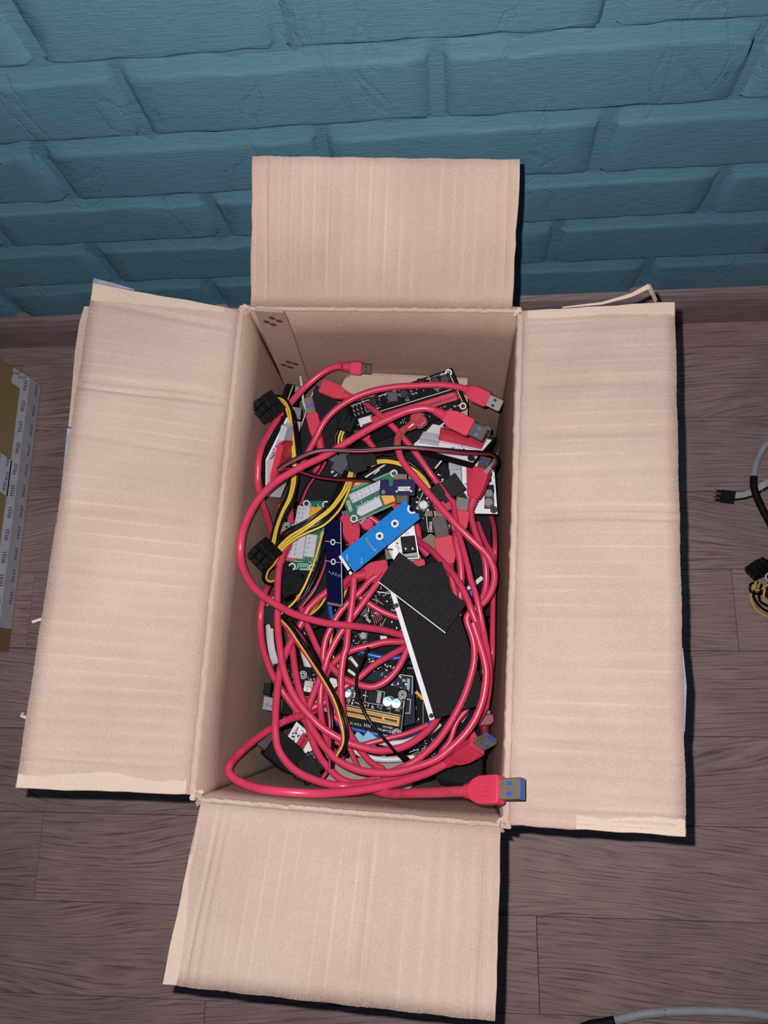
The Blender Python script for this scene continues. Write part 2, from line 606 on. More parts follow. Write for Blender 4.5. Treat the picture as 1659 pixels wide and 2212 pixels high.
class Board:
    """a flat thing in space: plane through three (px, py, z) points, local frame on that plane"""
    def __init__(s, name, label, cat, pts, A, B, D, th=0.0016, m='pcb_black', group=None, foam=0.0, obst=True, part='circuit_board', foamin=0.0):
        a, b, d = P(*A), P(*B), P(*D)
        X = (b - a).normalized()
        N = X.cross(d - a).normalized()
        if N.dot(Vector(CAMP) - a) < 0:
            N = -N
        Y = N.cross(X)
        s.o, s.X, s.Y, s.N = a, X, Y, N
        s.e = bpy.data.objects.new(name, None)
        s.e.empty_display_size = 0.01
        COL.objects.link(s.e)
        s.e.matrix_world = Matrix(((X.x, Y.x, N.x, a.x), (X.y, Y.y, N.y, a.y), (X.z, Y.z, N.z, a.z), (0, 0, 0, 1)))
        tag(s.e, label, cat, group or {'riser_board': 'riser boards in the box', 'foam_backed_board': 'foam-backed boards in the box', 'power_adapter_board': 'green power boards',
                                       'drive_adapter_card': 'narrow adapter cards', 'slot_adapter_card': 'small slot adapter cards', 'cardboard_insert': 'cardboard inserts',
                                       'foam_plate': 'foam plates at the bottom of the pile'}.get(name))
        poly = [s.L(*q) for q in pts]
        s.poly = poly
        mb = MB()
        mb.prism(poly, -th, 0)
        if foam:
            mb.build(part, m, s.e)
            mb = MB()
            k = 1 - foamin
            cx = sum(p[0] for p in poly) / len(poly)
            cy = sum(p[1] for p in poly) / len(poly)
            mb.prism([(cx + (p[0] - cx) * k, cy + (p[1] - cy) * k) for p in poly], -th - foam, -th)
            mb.build('foam_backing', 'foam_edge', s.e)
        else:
            mb.build(part, m, s.e)
        s.th = th + foam
        s.silk = MB()
        s.blk = MB()
        s.holes = MB()
        if obst:
            OBST.append((pts, np.array(a), np.array(N), 0.0, s.th))

    def L(s, px, py):
        q = PW(px, py, s.o, np.array(s.N)) - s.o
        return (q.dot(s.X), q.dot(s.Y))

    def ang(s, p, q):
        a, b = s.L(*p), s.L(*q)
        return math.atan2(b[1] - a[1], b[0] - a[0])

    def poly_part(s, name, m, pts, z0, z1, ch=0.0, obst=False):
        mb = MB()
        mb.prism([s.L(*q) for q in pts], z0, z1, ch)
        o = mb.build(name, m, s.e)
        if obst:
            OBST.append((pts, np.array(s.o), np.array(s.N), z1, 0.0))
        return o

    def cap(s, px, py, r, h, top='can_top', body='can_dark', half=None, name='capacitor'):
        x, y = s.L(px, py)
        mb = MB()
        mb.box(-r * 1.15, r * 1.15, -r * 1.15, r * 1.15, 0, 0.0012, 0.0004, c=(x, y))
        mb.cyl(x, y, 0.0012, h, r, 20, mi=1)
        mb.cyl(x, y, h, h + 0.0003, r * 0.93, 20, r1=r * 0.86, mi=1)
        n = 10
        if half:
            a0 = s.ang((px, py), half)
            vs = [(x + r * 0.82 * math.cos(a0 - 1.3 + 2.6 * i / n), y + r * 0.82 * math.sin(a0 - 1.3 + 2.6 * i / n), h + 0.00045) for i in range(n + 1)]
            mb.add(vs, [list(range(n + 1))], mi=2)
        mb.build(name, None, s.e, [body, top, 'can_teal' if top == 'can_white' else 'can_dark'])

    def hole(s, px, py, r, ring=True, w=0.0012, m='silk'):
        x, y = s.L(px, py)
        h_ = MB()
        h_.cyl(x, y, -0.0001, 0.00012, r, 16)
        h_.build('mounting_hole', 'print_black', s.e)
        if ring:
            (s.silk if m == 'silk' else s.blk).ring(x, y, 0.0001, r, r + w, 20)

    def lines(s, pts, w=0.0004, blk=False):
        for a, b in zip(pts[:-1], pts[1:]):
            (s.blk if blk else s.silk).line(s.L(*a), s.L(*b), w, 0.00015)

    def txt(s, t, p, q, size, blk=False, sx=1.0):
        """text centred at p, baseline running towards q"""
        (s.blk if blk else s.silk).text(t, s.L(*p), size * 0.6, s.ang(p, q), 0.00018, sx=sx)

    def smd(s, px, py, w, h, ang=0.0, z=0.0008, m='chip_black', name='component'):
        mb = MB()
        mb.box(-w / 2, w / 2, -h / 2, h / 2, 0, z, min(w, h) * 0.12, ang=ang, c=s.L(px, py))
        return mb.build(name, m, s.e)

    def scatter(s, pts, n, seed, blk=False, comp=True):
        """small parts and silkscreen marks inside a pixel quad"""
        r = random.Random(seed)
        tgt = s.blk if blk else s.silk
        cm = MB()
        for i in range(n):
            u, v = r.random(), r.random()
            a, b, c, d = pts
            px = (a[0] * (1 - u) + b[0] * u) * (1 - v) + (d[0] * (1 - u) + c[0] * u) * v
            py = (a[1] * (1 - u) + b[1] * u) * (1 - v) + (d[1] * (1 - u) + c[1] * u) * v
            x, y = s.L(px, py)
            k = r.random()
            an = s.ang(a, b) + (math.pi / 2 if r.random() < 0.5 else 0)
            ca, sa = math.cos(an), math.sin(an)
            if k < 0.4:
                L = r.uniform(0.001, 0.004)
                tgt.line((x, y), (x + ca * L, y + sa * L), 0.0004, 0.00015)
            elif k < 0.65:
                tgt.text(r.choice(['C1', 'R8', 'C12', 'R3', 'Q1', 'L2', 'C7', 'U1']), (x, y), 0.0018, an, 0.00016)
            elif comp:
                cm.box(-0.0009, 0.0009, -0.0005, 0.0005, 0, 0.0006, ang=an, c=(x, y))
        if cm.v:
            tag(cm.build('surface_component', 'solder' if not blk else 'chip_black', s.e))

    def done(s):
        if s.silk.v:
            s.silk.build('board_print', 'silkscreen', s.e)
        if s.blk.v:
            s.blk.build('board_print', 'blackscreen', s.e)
        if s.holes.v:
            s.holes.build('mounting_holes', 'print_black', s.e)
        return s.e


CORDS = []


def cr(pts, step=4.0):
    """Catmull-Rom through (px,py,z) resampled every `step` pixels"""
    p = np.array(pts, float)
    p = np.vstack([2 * p[0] - p[1], p, 2 * p[-1] - p[-2]])
    out = []
    for i in range(1, len(p) - 2):
        n = max(2, int(np.linalg.norm(p[i + 1][:2] - p[i][:2]) / step))
        for k in range(n):
            t = k / n
            a, b, c, d = p[i - 1], p[i], p[i + 1], p[i + 2]
            out.append(0.5 * ((2 * b) + (-a + c) * t + (2 * a - 5 * b + 4 * c - d) * t * t + (-a + 3 * b - 3 * c + d) * t ** 3))
    out.append(p[-2])
    return np.array(out)


def cord(e, pts, r=0.0031, m='red_pvc', name='cord', pin=(0, 0), flat=1.0, n=10, free=False, label=None):
    """a cord of a cable thing; heights are relaxed later so that cords lie over each other without crossing"""
    s = cr(pts)
    CORDS.append(dict(e=e, s=s, r=r, m=m, name=name, pin=pin, flat=flat, n=n, free=free, label=label))


def cable(name, label, group=None, cat='cable'):
    group = group or {'usb_cable': 'USB cables tangled in the box', 'power_lead': 'yellow and black power leads in the box',
                      'ribbon_cable': 'white flat cables in the box', 'data_cable': 'blue and white data cables in the box',
                      'two_core_wire': 'thin twin wires in the box'}.get(name)
    e = bpy.data.objects.new(name, None)
    e.empty_display_size = 0.01
    COL.objects.link(e)
    return tag(e, label, cat, group)


def plug(e, A, B, roll=0.0, w=0.0165, th=0.0085, L=0.030, shell=0.014, m='red_plug', blue=True, boot=0.010, shellm='shell_steel', rb=0.0035, ribs=0, text=False):
    """USB plug: starts at (px,py,z) A where the cord ends, points to B. e: the cable it belongs to"""
    a, b = P(*A), P(*B)
    X = (b - a).normalized()
    V = (Vector(CAMP) - a).normalized()
    N = (V - X * V.dot(X)).normalized()
    N = Matrix.Rotation(math.radians(roll), 3, X) @ N
    Y = N.cross(X)
    Mx = Matrix(((X.x, Y.x, N.x, a.x), (X.y, Y.y, N.y, a.y), (X.z, Y.z, N.z, a.z), (0, 0, 0, 1)))

    def put(mb, nm, mm, parent, pm=None):
        o = mb.build(nm, mm, parent)
        o.matrix_parent_inverse = Matrix.Identity(4)
        if pm is None:
            o.matrix_basis = e.matrix_basis.inverted() @ Mx
        return o
    mb = MB()
    h = th / 2
    t0 = boot
    sl = L - boot
    ol = [(t0, -w * 0.30), (t0 + sl * 0.16, -w * 0.42), (t0 + sl * 0.34, -w / 2), (L - 0.0015, -w / 2), (L, -w / 2 + 0.0012),
          (L, w / 2 - 0.0012), (L - 0.0015, w / 2), (t0 + sl * 0.34, w / 2), (t0 + sl * 0.16, w * 0.42), (t0, w * 0.30)]
    mb.prism(ol, -h, h, 0.0)
    body = put(mb, 'plug_body', m, e)
    bv = body.modifiers.new('bevel', 'BEVEL')
    bv.width = 0.0009
    bv.segments = 2
    bv.limit_method = 'ANGLE'
    if text:
        tb = MB()
        tb.text('SS', (t0 + sl * 0.6, 0), 0.006, 0, h + 0.0002)
        for q0, q1 in (((-0.6, -1), (0.6, -1)), ((0.6, -1), (0.6, 1)), ((0.6, 1), (-0.6, 1)), ((-0.6, 1), (-0.6, -1))):
            tb.line((t0 + sl * 0.6 + q0[0] * 0.008, q0[1] * 0.0045), (t0 + sl * 0.6 + q1[0] * 0.008, q1[1] * 0.0045), 0.0003, h + 0.0002)
        tb.build('embossed_mark', 'red_emboss', body)
    if ribs:
        rm = MB()
        for k in range(ribs):
            xx = t0 + sl * (0.38 + 0.5 * k / ribs)
            rm.box(xx, xx + sl * 0.26 / ribs, -w * 0.47, w * 0.47, h - 0.0002, h + 0.0006, 0.0002)
        rm.build('grip_rib', 'red_plug', body)
    # ribbed strain relief
    mb = MB()
    k = 9
    pts, rr = [], []
    for i in range(k + 1):
        pts.append((-0.001 + (t0 + 0.002) * i / k, 0, 0))
        rr.append(rb * (1 + 0.35 * i / k) * (1.2 if i % 2 else 0.92))
    mb.tube(pts, rb, 12, rr=rr, flat=0.95)
    put(mb, 'strain_relief', m, e)
    if shell > 0:
        sw, sh = 0.0120 * w / 0.0165, 0.0045
        mb = MB()
        x0, x1 = L - 0.001, L + shell
        tk = 0.0004
        # tube with open end
        mb.box(x0, x1, -sw / 2, sw / 2, sh / 2 - tk, sh / 2)
        mb.box(x0, x1, -sw / 2, sw / 2, -sh / 2, -sh / 2 + tk)
        mb.box(x0, x1, -sw / 2, -sw / 2 + tk, -sh / 2, sh / 2)
        mb.box(x0, x1, sw / 2 - tk, sw / 2, -sh / 2, sh / 2)
        so = put(mb, 'metal_shell', shellm, e)
        mb = MB()
        for sg in (-1, 1):
            for zz in (sh / 2 + 0.00006, -sh / 2 - 0.00012):
                mb.box(L + shell * 0.38, L + shell * 0.60, sg * sw * 0.24 - 0.0012, sg * sw * 0.24 + 0.0012, zz, zz + 0.00006)
        mb.build('latch_window', 'usb_blue' if blue else 'print_black', so)
        mb = MB()
        mb.box(x0, x1 - (0.0002 if blue else 0.0012), -sw / 2 + 0.0006, sw / 2 - 0.0006, -sh / 2 + 0.0006, sh * 0.30)
        mb.build('contact_tongue', 'usb_blue' if blue else 'white_plastic', so)
    else:
        mb = MB()
        mb.box(L - 0.0002, L + 0.0003, -w * 0.36, w * 0.36, -h * 0.6, h * 0.6)
        put(mb, 'socket_face', 'dark_steel', e)


def housing(e, A, B, w, th, L, cols, rows, m='black_plastic', name='connector_housing', roll=0.0, cut=True, latch=True, hole='print_black'):
    """multi-pin connector block from A to B; pins grid on its far end"""
    a, b = P(*A), P(*B)
    X = (b - a).normalized()
    V = (Vector(CAMP) - a).normalized()
    N = (V - X * V.dot(X)).normalized()
    N = Matrix.Rotation(math.radians(roll), 3, X) @ N
    Y = N.cross(X)
    Mx = Matrix(((X.x, Y.x, N.x, a.x), (X.y, Y.y, N.y, a.y), (X.z, Y.z, N.z, a.z), (0, 0, 0, 1)))
    mb = MB()
    mb.box(0, L * 0.62, -w / 2, w / 2, -th / 2, th / 2, 0.0005)
    for i in range(cols):
        for j in range(rows):
            y = (-0.5 + (i + 0.5) / cols) * w
            z = (-0.5 + (j + 0.5) / rows) * th
            q = 0.42 * min(w / cols, th / rows)
            mb.box(L * 0.6, L, y - q, y + q, z - q, z + q, 0.0003)
    if latch:
        mb.box(L * 0.15, L * 0.8, -w * 0.16, w * 0.16, th / 2, th / 2 + 0.0022, 0.0005)
    o = mb.build(name, m, e)
    o.matrix_basis = e.matrix_basis.inverted() @ Mx
    mb = MB()
    for i in range(cols):
        for j in range(rows):
            y = (-0.5 + (i + 0.5) / cols) * w
            z = (-0.5 + (j + 0.5) / rows) * th
            q = 0.26 * min(w / cols, th / rows)
            mb.box(L - 0.0002, L + 0.0001, y - q, y + q, z - q, z + q)
    mb.build('pin_socket', hole, o)
    return o


# ---------------------------------------------------------------- setting: wall, baseboard, floor
YW = 0.503
wm = MB()
wm.box(-1.7, 1.7, 0.0050, 0.05, -0.004, 1.5)
wall = wm.build('wall_back', 'teal_wall_paint')
tag(wall, 'teal painted wall of large rough bricks', None, None, 'structure')
wall.location = (0.14, YW, 0)
wall.rotation_euler = (0, 0, 0.0105)


def brick(x0, x1, z0, z1, seed):
    r = random.Random(seed)
    nx = max(4, int((x1 - x0) / 0.018))
    nz = 5
    g = 0.0035
    mb = MB()
    vs = []
    px = [r.uniform(-1, 1) for _ in range(8)]
    tilt = r.uniform(-0.0012, 0.0012)
    chip = [(r.random(), r.uniform(0.0, 0.006)) for _ in range(3)]

    def wob(t, k):
        return 0.0010 * (math.sin(t * 21 * (1 + px[k] * 0.3) + px[k] * 9) + math.sin(t * 57 + px[k + 1] * 7) * 0.6 + r.uniform(-0.5, 0.5))
    rows = []
    prof = [(0.0, 0.0060), (0.0, 0.0004), (0.015, 0.0), (0.05, -0.0002), (0.40, -0.0006), (0.70, -0.0002), (0.755, 0.0001), (0.775, 0.0012), (0.80, 0.0021), (0.95, 0.0052), (1.03, 0.0070)]
    for j, (t, dep) in enumerate(prof):
        row = []
        for i in range(nx + 5):
            if i == 0:
                u, dd = 0.0, 0.0050
            elif i == 1:
                u, dd = 0.0 + 0.003 / (x1 - x0), 0.0030
            elif i == nx + 3:
                u, dd = 1.0 - 0.003 / (x1 - x0), 0.0030
            elif i == nx + 4:
                u, dd = 1.0, 0.0050
            else:
                u, dd = 0.006 / (x1 - x0) + (1 - 0.012 / (x1 - x0)) * (i - 2) / nx, 0.0
            zz = z0 + (z1 - z0) * t
            x = x0 + (x1 - x0) * u
            if j in (0, 1, 2):
                zz += wob(u, 0)
            if j >= 6:
                zz += wob(u, 3)
                for cu_, ca_ in chip:
                    if abs(u - cu_) < 0.05:
                        zz -= ca_ * (1 - abs(u - cu_) / 0.05)
            if i in (0, 1, nx + 3, nx + 4):
                x += wob(t + 0.3, 5) * 1.4
            y = max(dep, dd) + (tilt * (u - 0.5) if dep < 0.004 and dd < 0.004 else 0)
            if 3 <= j <= 5 and 2 <= i <= nx + 2:
                y += r.uniform(-0.0004, 0.0004)
            row.append((x, y, zz))
        rows.append(row)
    W = nx + 5
    for row in rows:
        vs += row
    fs = []
    for j in range(len(rows) - 1):
        for i in range(W - 1):
            fs.append([j * W + i, j * W + i + 1, (j + 1) * W + i + 1, (j + 1) * W + i])
    mb.add(vs, fs, True)
    return mb


CO = 0.083
courses = [  # z of brick foot, joint positions (centre x in wall frame, world x minus 0.14)
    (-0.021, [-0.36, -0.10, 0.16]),
    (0.062, [-0.292, -0.02, 0.246]),
    (0.145, [-0.403, -0.135, 0.128]),
    (0.2285, [-0.242, 0.015, 0.280]),
    (0.305, [-0.380, -0.110, 0.150]),
    (0.3905, [-0.268, -0.002, 0.255]),
    (0.4755, [-0.325, -0.125, 0.130]),
    (0.5585, [-0.25, 0.01, 0.27]),
    (0.6415, [-0.39, -0.12, 0.14]),
    (0.7245, [-0.27, 0.0, 0.26]),
    (0.8075, [-0.38, -0.12, 0.14]),
]
sd = 1
for ci, (z, js) in enumerate(courses):
    top = courses[ci + 1][0] if ci + 1 < len(courses) else z + CO
    js = [j - 0.14 for j in js]
    while js[0] > -1.3:
        js.insert(0, js[0] - 0.262 - 0.01 * math.sin(sd))
        sd += 1
    while js[-1] < 1.2:
        js.append(js[-1] + 0.262)
    for a, b in zip(js[:-1], js[1:]):
        sd += 1
        brick(a + 0.005, b - 0.005, z, top - 0.0005, sd).build('brick', 'teal_wall_paint', wall)

bb = MB()
prof = [(0.0, 0.0), (0.0, 0.045), (0.002, 0.058), (0.006, 0.066), (0.012, 0.070), (0.019, 0.072), (0.019, 0.0)]
vs = []
for x in (-1.6, 1.6):
    vs += [(x, y, z) for y, z in prof]
n = len(prof)
bb.add(vs, [[i, (i + 1) % n, (i + 1) % n + n, i + n] for i in range(n)] + [list(range(n)), [i + n for i in range(n)][::-1]])
base = bb.build('baseboard_back', 'baseboard_wood')
base.location = (0.14, 0.4905, 0)
base.rotation_euler = (0, 0, 0.0085)
tag(base, 'brown wood baseboard along the teal brick wall', None, None, 'structure')

fm = MB()
fm.box(-1.6, 1.6, -1.1, 0.56, -0.03, -0.006)
floor = fm.build('floor', 'print_black')
tag(floor, 'floor of grey-brown wood planks', None, None, 'structure')
y0 = 0.358
jn = {3: [-0.54, 0.354], 5: [-0.499, 0.30], 4: [0.42, -0.30], 8: [-0.281, 0.52]}
for k in range(-2, 15):
    ya, yb = y0 - 0.1 * (k + 1), y0 - 0.1 * k
    # row k runs between seams k and k+1
    js = {2: [0.354], 5: [-0.499], 7: [-0.281 + 0.9], 1: [0.51], 3: [0.62, -0.33], 4: [0.05], 6: [0.1], 0: [-0.2], 8: [-0.281]}.get(k, [0.3 * ((k * 7) % 5 - 2)])
    js = sorted(js)
    while js[0] > -1.5:
        js.insert(0, js[0] - 0.9)
    while js[-1] < 1.5:
        js.append(js[-1] + 0.9)
    for a, b in zip(js[:-1], js[1:]):
        mb = MB()
        mb.box(-(b - a) / 2 + 0.0003, (b - a) / 2 - 0.0003, -0.05 + 0.0003, 0.05 - 0.0003, -0.006, 0, 0.0003)
        o = mb.build('plank', 'plank_wood', floor)
        o.location = ((a + b) / 2, (ya + yb) / 2, 0)

# ---------------------------------------------------------------- the cardboard box
RZ = 0.400
TL, TR, BL, BR = [P(*q, RZ) for q in [(535, 668), (1122, 672), (425, 1722), (1088, 1780)]]
cbox = empty('cardboard_box', 'open brown cardboard box full of cables and circuit boards, four flaps spread out', 'box', loc=(-0.06, 0.115, 0))
BI = Vector(cbox.location)
CTR = (TL + TR + BL + BR) / 4
TH = 0.0042


def slab(grid, th, nrm_flip=False):
    """grid[j][i] of Vectors -> solid sheet"""
    mb = MB()
    H, W = len(grid), len(grid[0])
    nm = []
    for j in range(H):
        for i in range(W):
            a = grid[j][min(i + 1, W - 1)] - grid[j][max(i - 1, 0)]
            b = grid[min(j + 1, H - 1)][i] - grid[max(j - 1, 0)][i]
            nn = a.cross(b).normalized()
            nm.append(-nn if nrm_flip else nn)
    top = [grid[j][i] for j in range(H) for i in range(W)]
    bot = [top[k] - nm[k] * th for k in range(H * W)]
    fs = []
    o = H * W
    for j in range(H - 1):
        for i in range(W - 1):
            a, b, c, d = j * W + i, j * W + i + 1, (j + 1) * W + i + 1, (j + 1) * W + i
            fs += [[a, b, c, d], [o + d, o + c, o + b, o + a]]
    edge = [i for i in range(W)] + [j * W + W - 1 for j in range(1, H)] + [(H - 1) * W + i for i in range(W - 2, -1, -1)] + [j * W for j in range(H - 2, 0, -1)]
    for a, b in zip(edge, edge[1:] + edge[:1]):
        fs.append([a, a + o, b + o, b])
    mb.add(top + bot, fs, True)
    return mb


def fix_n(mb, ref):
    return mb


def wall_panel(A, B, name, bow, seed, lines):
    """vertical wall of the box between top corners A and B, inner face given"""
    r = random.Random(seed)
    W, Hh = 70, 9
    inw = (CTR - (A + B) / 2)
    inw.z = 0
    inw.normalize()
    g = []
    for j in range(Hh):
        t = j / (Hh - 1)
        row = []
        for i in range(W):
            u = i / (W - 1)
            p = A.lerp(B, u)
            q = Vector((p.x, p.y, RZ * (1 - t)))
            q += inw * (-(bow * math.sin(math.pi * u) * math.sin(math.pi * min(1, t * 1.2))))
            q += inw * (0.00022 * math.sin(u * lines * 2 * math.pi) + 0.0001 * r.uniform(-1, 1))
            row.append(q)
        g.append(row)
    # orient
    a = g[0][1] - g[0][0]
    b = g[1][0] - g[0][0]
    flip = a.cross(b).dot(inw) < 0
    mb = slab(g, TH, flip)
    mb.v = [tuple(Vector(v) - BI) for v in mb.v]
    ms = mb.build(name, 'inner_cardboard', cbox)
    return ms


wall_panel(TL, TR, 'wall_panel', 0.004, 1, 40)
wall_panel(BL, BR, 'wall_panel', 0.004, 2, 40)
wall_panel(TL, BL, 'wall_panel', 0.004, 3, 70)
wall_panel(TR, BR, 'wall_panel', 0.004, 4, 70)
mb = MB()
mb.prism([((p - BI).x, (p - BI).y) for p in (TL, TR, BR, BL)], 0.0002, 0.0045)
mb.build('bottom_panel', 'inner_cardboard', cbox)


def flap(name, A, B, C, D, lines, ridges, seed, lip=(0, 0)):
    """flap hinged on A-B, outer edge D-C (A joins D). ridges: (position along the hinge, depth, width)"""
    r = random.Random(seed)
    W, Hh = 300, 12
    per = [r.uniform(0.8, 1.25) for _ in range(40)]
    ph = r.uniform(0, 6)
    g = []
    nn = (B - A).cross(D - A).normalized()
    if nn.z < 0:
        nn = -nn
    if abs(nn.z) < 0.9 and nn.dot(Vector(CAMP) - A) < 0:
        nn = -nn
    flap_shading = []
    jag = [r.uniform(-1, 1) for _ in range(W)]
    jag2 = [r.uniform(-1, 1) for _ in range(Hh)]
    for j in range(Hh):
        t = j / (Hh - 1)
        row = []
        for i in range(W):
            u = i / (W - 1)
            p = A.lerp(B, u).lerp(D.lerp(C, u), t)
            amp = min(1, t * 5) * min(1, (1 - t) * 5 + 0.4)
            fade = 0.6 + 0.4 * math.sin(u * 5 + ph)
            wv = math.sin(u * lines * 2 * math.pi + 1.5 * math.sin(u * 9 + ph) + 0.5 * math.sin(u * 31))
            dz = (0.00032 * wv - 0.0011 * max(0, wv) ** 7 * (0.55 + 0.45 * math.sin(t * 5 + u * 37))) * amp * fade
            dz += 0.0002 * math.sin(u * lines * 0.37 * 2 * math.pi + ph) * amp
            for pu, dp, wd in ridges:
                dz -= 1.6 * dp * math.exp(-((u - pu - 0.004 * math.sin(t * 4 + pu * 20)) / wd) ** 2) * amp
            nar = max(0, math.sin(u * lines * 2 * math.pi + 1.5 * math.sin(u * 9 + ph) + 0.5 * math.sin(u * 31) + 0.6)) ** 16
            rr_ = 0.022 * wv * fade + 0.15 * nar * max(0, 0.45 + 0.55 * math.sin(t * 4 + u * 23))  # flute shading painted as tone: soft ripple plus thin bright lines
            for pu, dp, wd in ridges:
                rr_ -= 60 * dp * math.exp(-((u - pu - 0.004 * math.sin(t * 4 + pu * 20)) / wd) ** 2) * amp  # painted shade in the fold, with a painted light band beside it
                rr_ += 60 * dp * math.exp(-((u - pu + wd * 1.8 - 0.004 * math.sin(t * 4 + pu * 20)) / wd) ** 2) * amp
            flap_shading.append(rr_ * amp)
            q = p + nn * dz
            q += nn * (0.003 * math.sin(math.pi * t) * math.sin(math.pi * u))
            if j == Hh - 1:
                q += (D - A).normalized() * 0.0004 * (jag[i] * 0.5 + math.sin(u * 40 + ph) * 0.6)
            if i == 0:
                q += (A - B).normalized() * (0.0005 * jag2[j])
            if i == W - 1:
                q += (B - A).normalized() * (0.0005 * jag2[-j])
            row.append(q)
        g.append(row)
    a = g[0][1] - g[0][0]
    b = g[1][0] - g[0][0]
    mb = slab(g, TH * 0.85, a.cross(b).dot(nn) < 0)
    mb.v = [tuple(Vector(v) - BI) for v in mb.v]
    f = mb.build(name, 'flap_cardboard', cbox)
    ra = f.data.attributes.new('flap_shading', 'FLOAT', 'POINT')
    ra.data.foreach_set('value', flap_shading + [0.0] * (len(f.data.vertices) - len(flap_shading)))
    f['hinge'] = 0
    del f['hinge']
    return f, nn, g


def strip(f, g, nn, i0, i1, t0, t1, m, name, off=0.0006, seed=0):
    """a thin torn layer of liner lying on the flap along part of it"""
    r = random.Random(seed)
    Hh, W = len(g), len(g[0])

    def at(u, t):
        x, y = u * (W - 1), t * (Hh - 1)
        i, j = min(int(x), W - 2), min(int(y), Hh - 2)
        fx, fy = x - i, y - j
        return (g[j][i] * (1 - fx) + g[j][i + 1] * fx) * (1 - fy) + (g[j + 1][i] * (1 - fx) + g[j + 1][i + 1] * fx) * fy
    n = 26
    vs, fs = [], []
    for k in range(n + 1):
        t = t0 + (t1 - t0) * k / n
        e1 = i1(t) if callable(i1) else i1
        e1 += 0.0016 * r.uniform(-1, 1)
        vs += [at(min(max(i0, 0), 1), t) + nn * off - BI, at(min(max(e1, 0), 1), t) + nn * off - BI, at(min(max(e1, 0), 1), t) - BI]
    for k in range(n):
        a = k * 3
        fs += [[a, a + 1, a + 4, a + 3], [a + 1, a + 2, a + 5, a + 4]]
    mb = MB()
    mb.add(vs, fs)
    return mb.build(name, m, f)


hz = 0.0015
up = Vector((0, 0, hz))
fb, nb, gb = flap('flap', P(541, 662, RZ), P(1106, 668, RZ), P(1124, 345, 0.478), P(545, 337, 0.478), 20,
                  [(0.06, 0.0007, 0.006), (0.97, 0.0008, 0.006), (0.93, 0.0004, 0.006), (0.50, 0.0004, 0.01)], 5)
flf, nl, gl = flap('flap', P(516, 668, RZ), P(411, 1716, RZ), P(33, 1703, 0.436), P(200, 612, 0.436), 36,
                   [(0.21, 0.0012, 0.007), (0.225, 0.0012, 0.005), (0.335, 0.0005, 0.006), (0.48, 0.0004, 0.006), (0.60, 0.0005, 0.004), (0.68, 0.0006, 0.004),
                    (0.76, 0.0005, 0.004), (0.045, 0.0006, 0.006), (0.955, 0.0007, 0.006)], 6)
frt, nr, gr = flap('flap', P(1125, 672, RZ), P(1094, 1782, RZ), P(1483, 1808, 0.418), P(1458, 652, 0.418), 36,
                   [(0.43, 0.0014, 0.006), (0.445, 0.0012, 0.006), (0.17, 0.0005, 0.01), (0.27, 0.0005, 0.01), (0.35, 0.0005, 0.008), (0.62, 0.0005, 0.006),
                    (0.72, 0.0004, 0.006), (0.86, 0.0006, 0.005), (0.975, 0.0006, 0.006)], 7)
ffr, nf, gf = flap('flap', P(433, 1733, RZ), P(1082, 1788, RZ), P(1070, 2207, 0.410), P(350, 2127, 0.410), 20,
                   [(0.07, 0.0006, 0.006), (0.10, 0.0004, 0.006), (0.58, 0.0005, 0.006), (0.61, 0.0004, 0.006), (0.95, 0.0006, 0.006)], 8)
s1 = strip(flf, gl, nl, 0.001, lambda t: 0.010 + 0.030 * t, 0.10, 0.995, 'torn_liner', 'torn_layer', seed=1)
s2 = strip(flf, gl, nl, 0.999, lambda t: 0.972 + 0.006 * math.sin(t * 9), 0.03, 0.995, 'torn_liner', 'torn_layer', seed=2)
s3 = strip(frt, gr, nr, 0.001, lambda t: 0.016 + 0.010 * t + 0.003 * math.sin(t * 8), 0.05, 0.995, 'torn_liner', 'torn_layer', seed=3)
s4 = strip(frt, gr, nr, 0.999, lambda t: 0.975 - 0.004 * math.sin(t * 9), 0.4, 0.995, 'torn_liner', 'torn_layer', seed=4)
s5 = strip(ffr, gf, nf, 0.001, lambda t: 0.012 + 0.034 * max(0, math.sin(t * 3.0 - 1.2)), 0.3, 0.995, 'torn_liner', 'torn_layer', seed=5)


# frayed creases along the rim
def crease(A, B, seed, r0=0.0021):
    r = random.Random(seed)
    n = 90
    pts, rr = [], []
    for i in range(n + 1):
        p = A.lerp(B, i / n) + Vector((r.uniform(-1, 1), r.uniform(-1, 1), r.uniform(-1, 1))) * 0.00035
        pts.append(p - BI)
        rr.append(r0 * r.uniform(0.88, 1.04))
    mb = MB()
    mb.tube(pts, r0, 7, rr=rr)
    mb.build('frayed_crease', 'flap_cardboard', cbox)
    mb = MB()
    for k in range(38):
        u = r.random()
        p = A.lerp(B, u) + Vector((r.uniform(-1, 1) * 0.001, r.uniform(-1, 1) * 0.001, r0 * 0.85)) - BI
        d = (B - A).normalized() * r.uniform(0.0015, 0.005)
        s_ = Vector((r.uniform(-1, 1), r.uniform(-1, 1), r.uniform(0.2, 1))) * 0.0006
        mb.add([p - d, p + s_, p + d, p - s_ + Vector((0, 0, 0.0005))], [[0, 1, 2], [0, 2, 3]])
    o = mb.build('torn_fibres', 'torn_liner', cbox)
    tag(o, kind='stuff')


dn = Vector((0, 0, -0.0012))
crease(P(538, 665, RZ) + dn, P(1110, 670, RZ) + dn, 1)
crease(P(519, 675, RZ) + dn, P(414, 1716, RZ) + dn, 2, 0.0036)
crease(P(1125, 680, RZ) + dn, P(1093, 1776, RZ) + dn, 3, 0.0034)
crease(P(430, 1727, RZ) + dn, P(1085, 1783, RZ) + dn, 4)


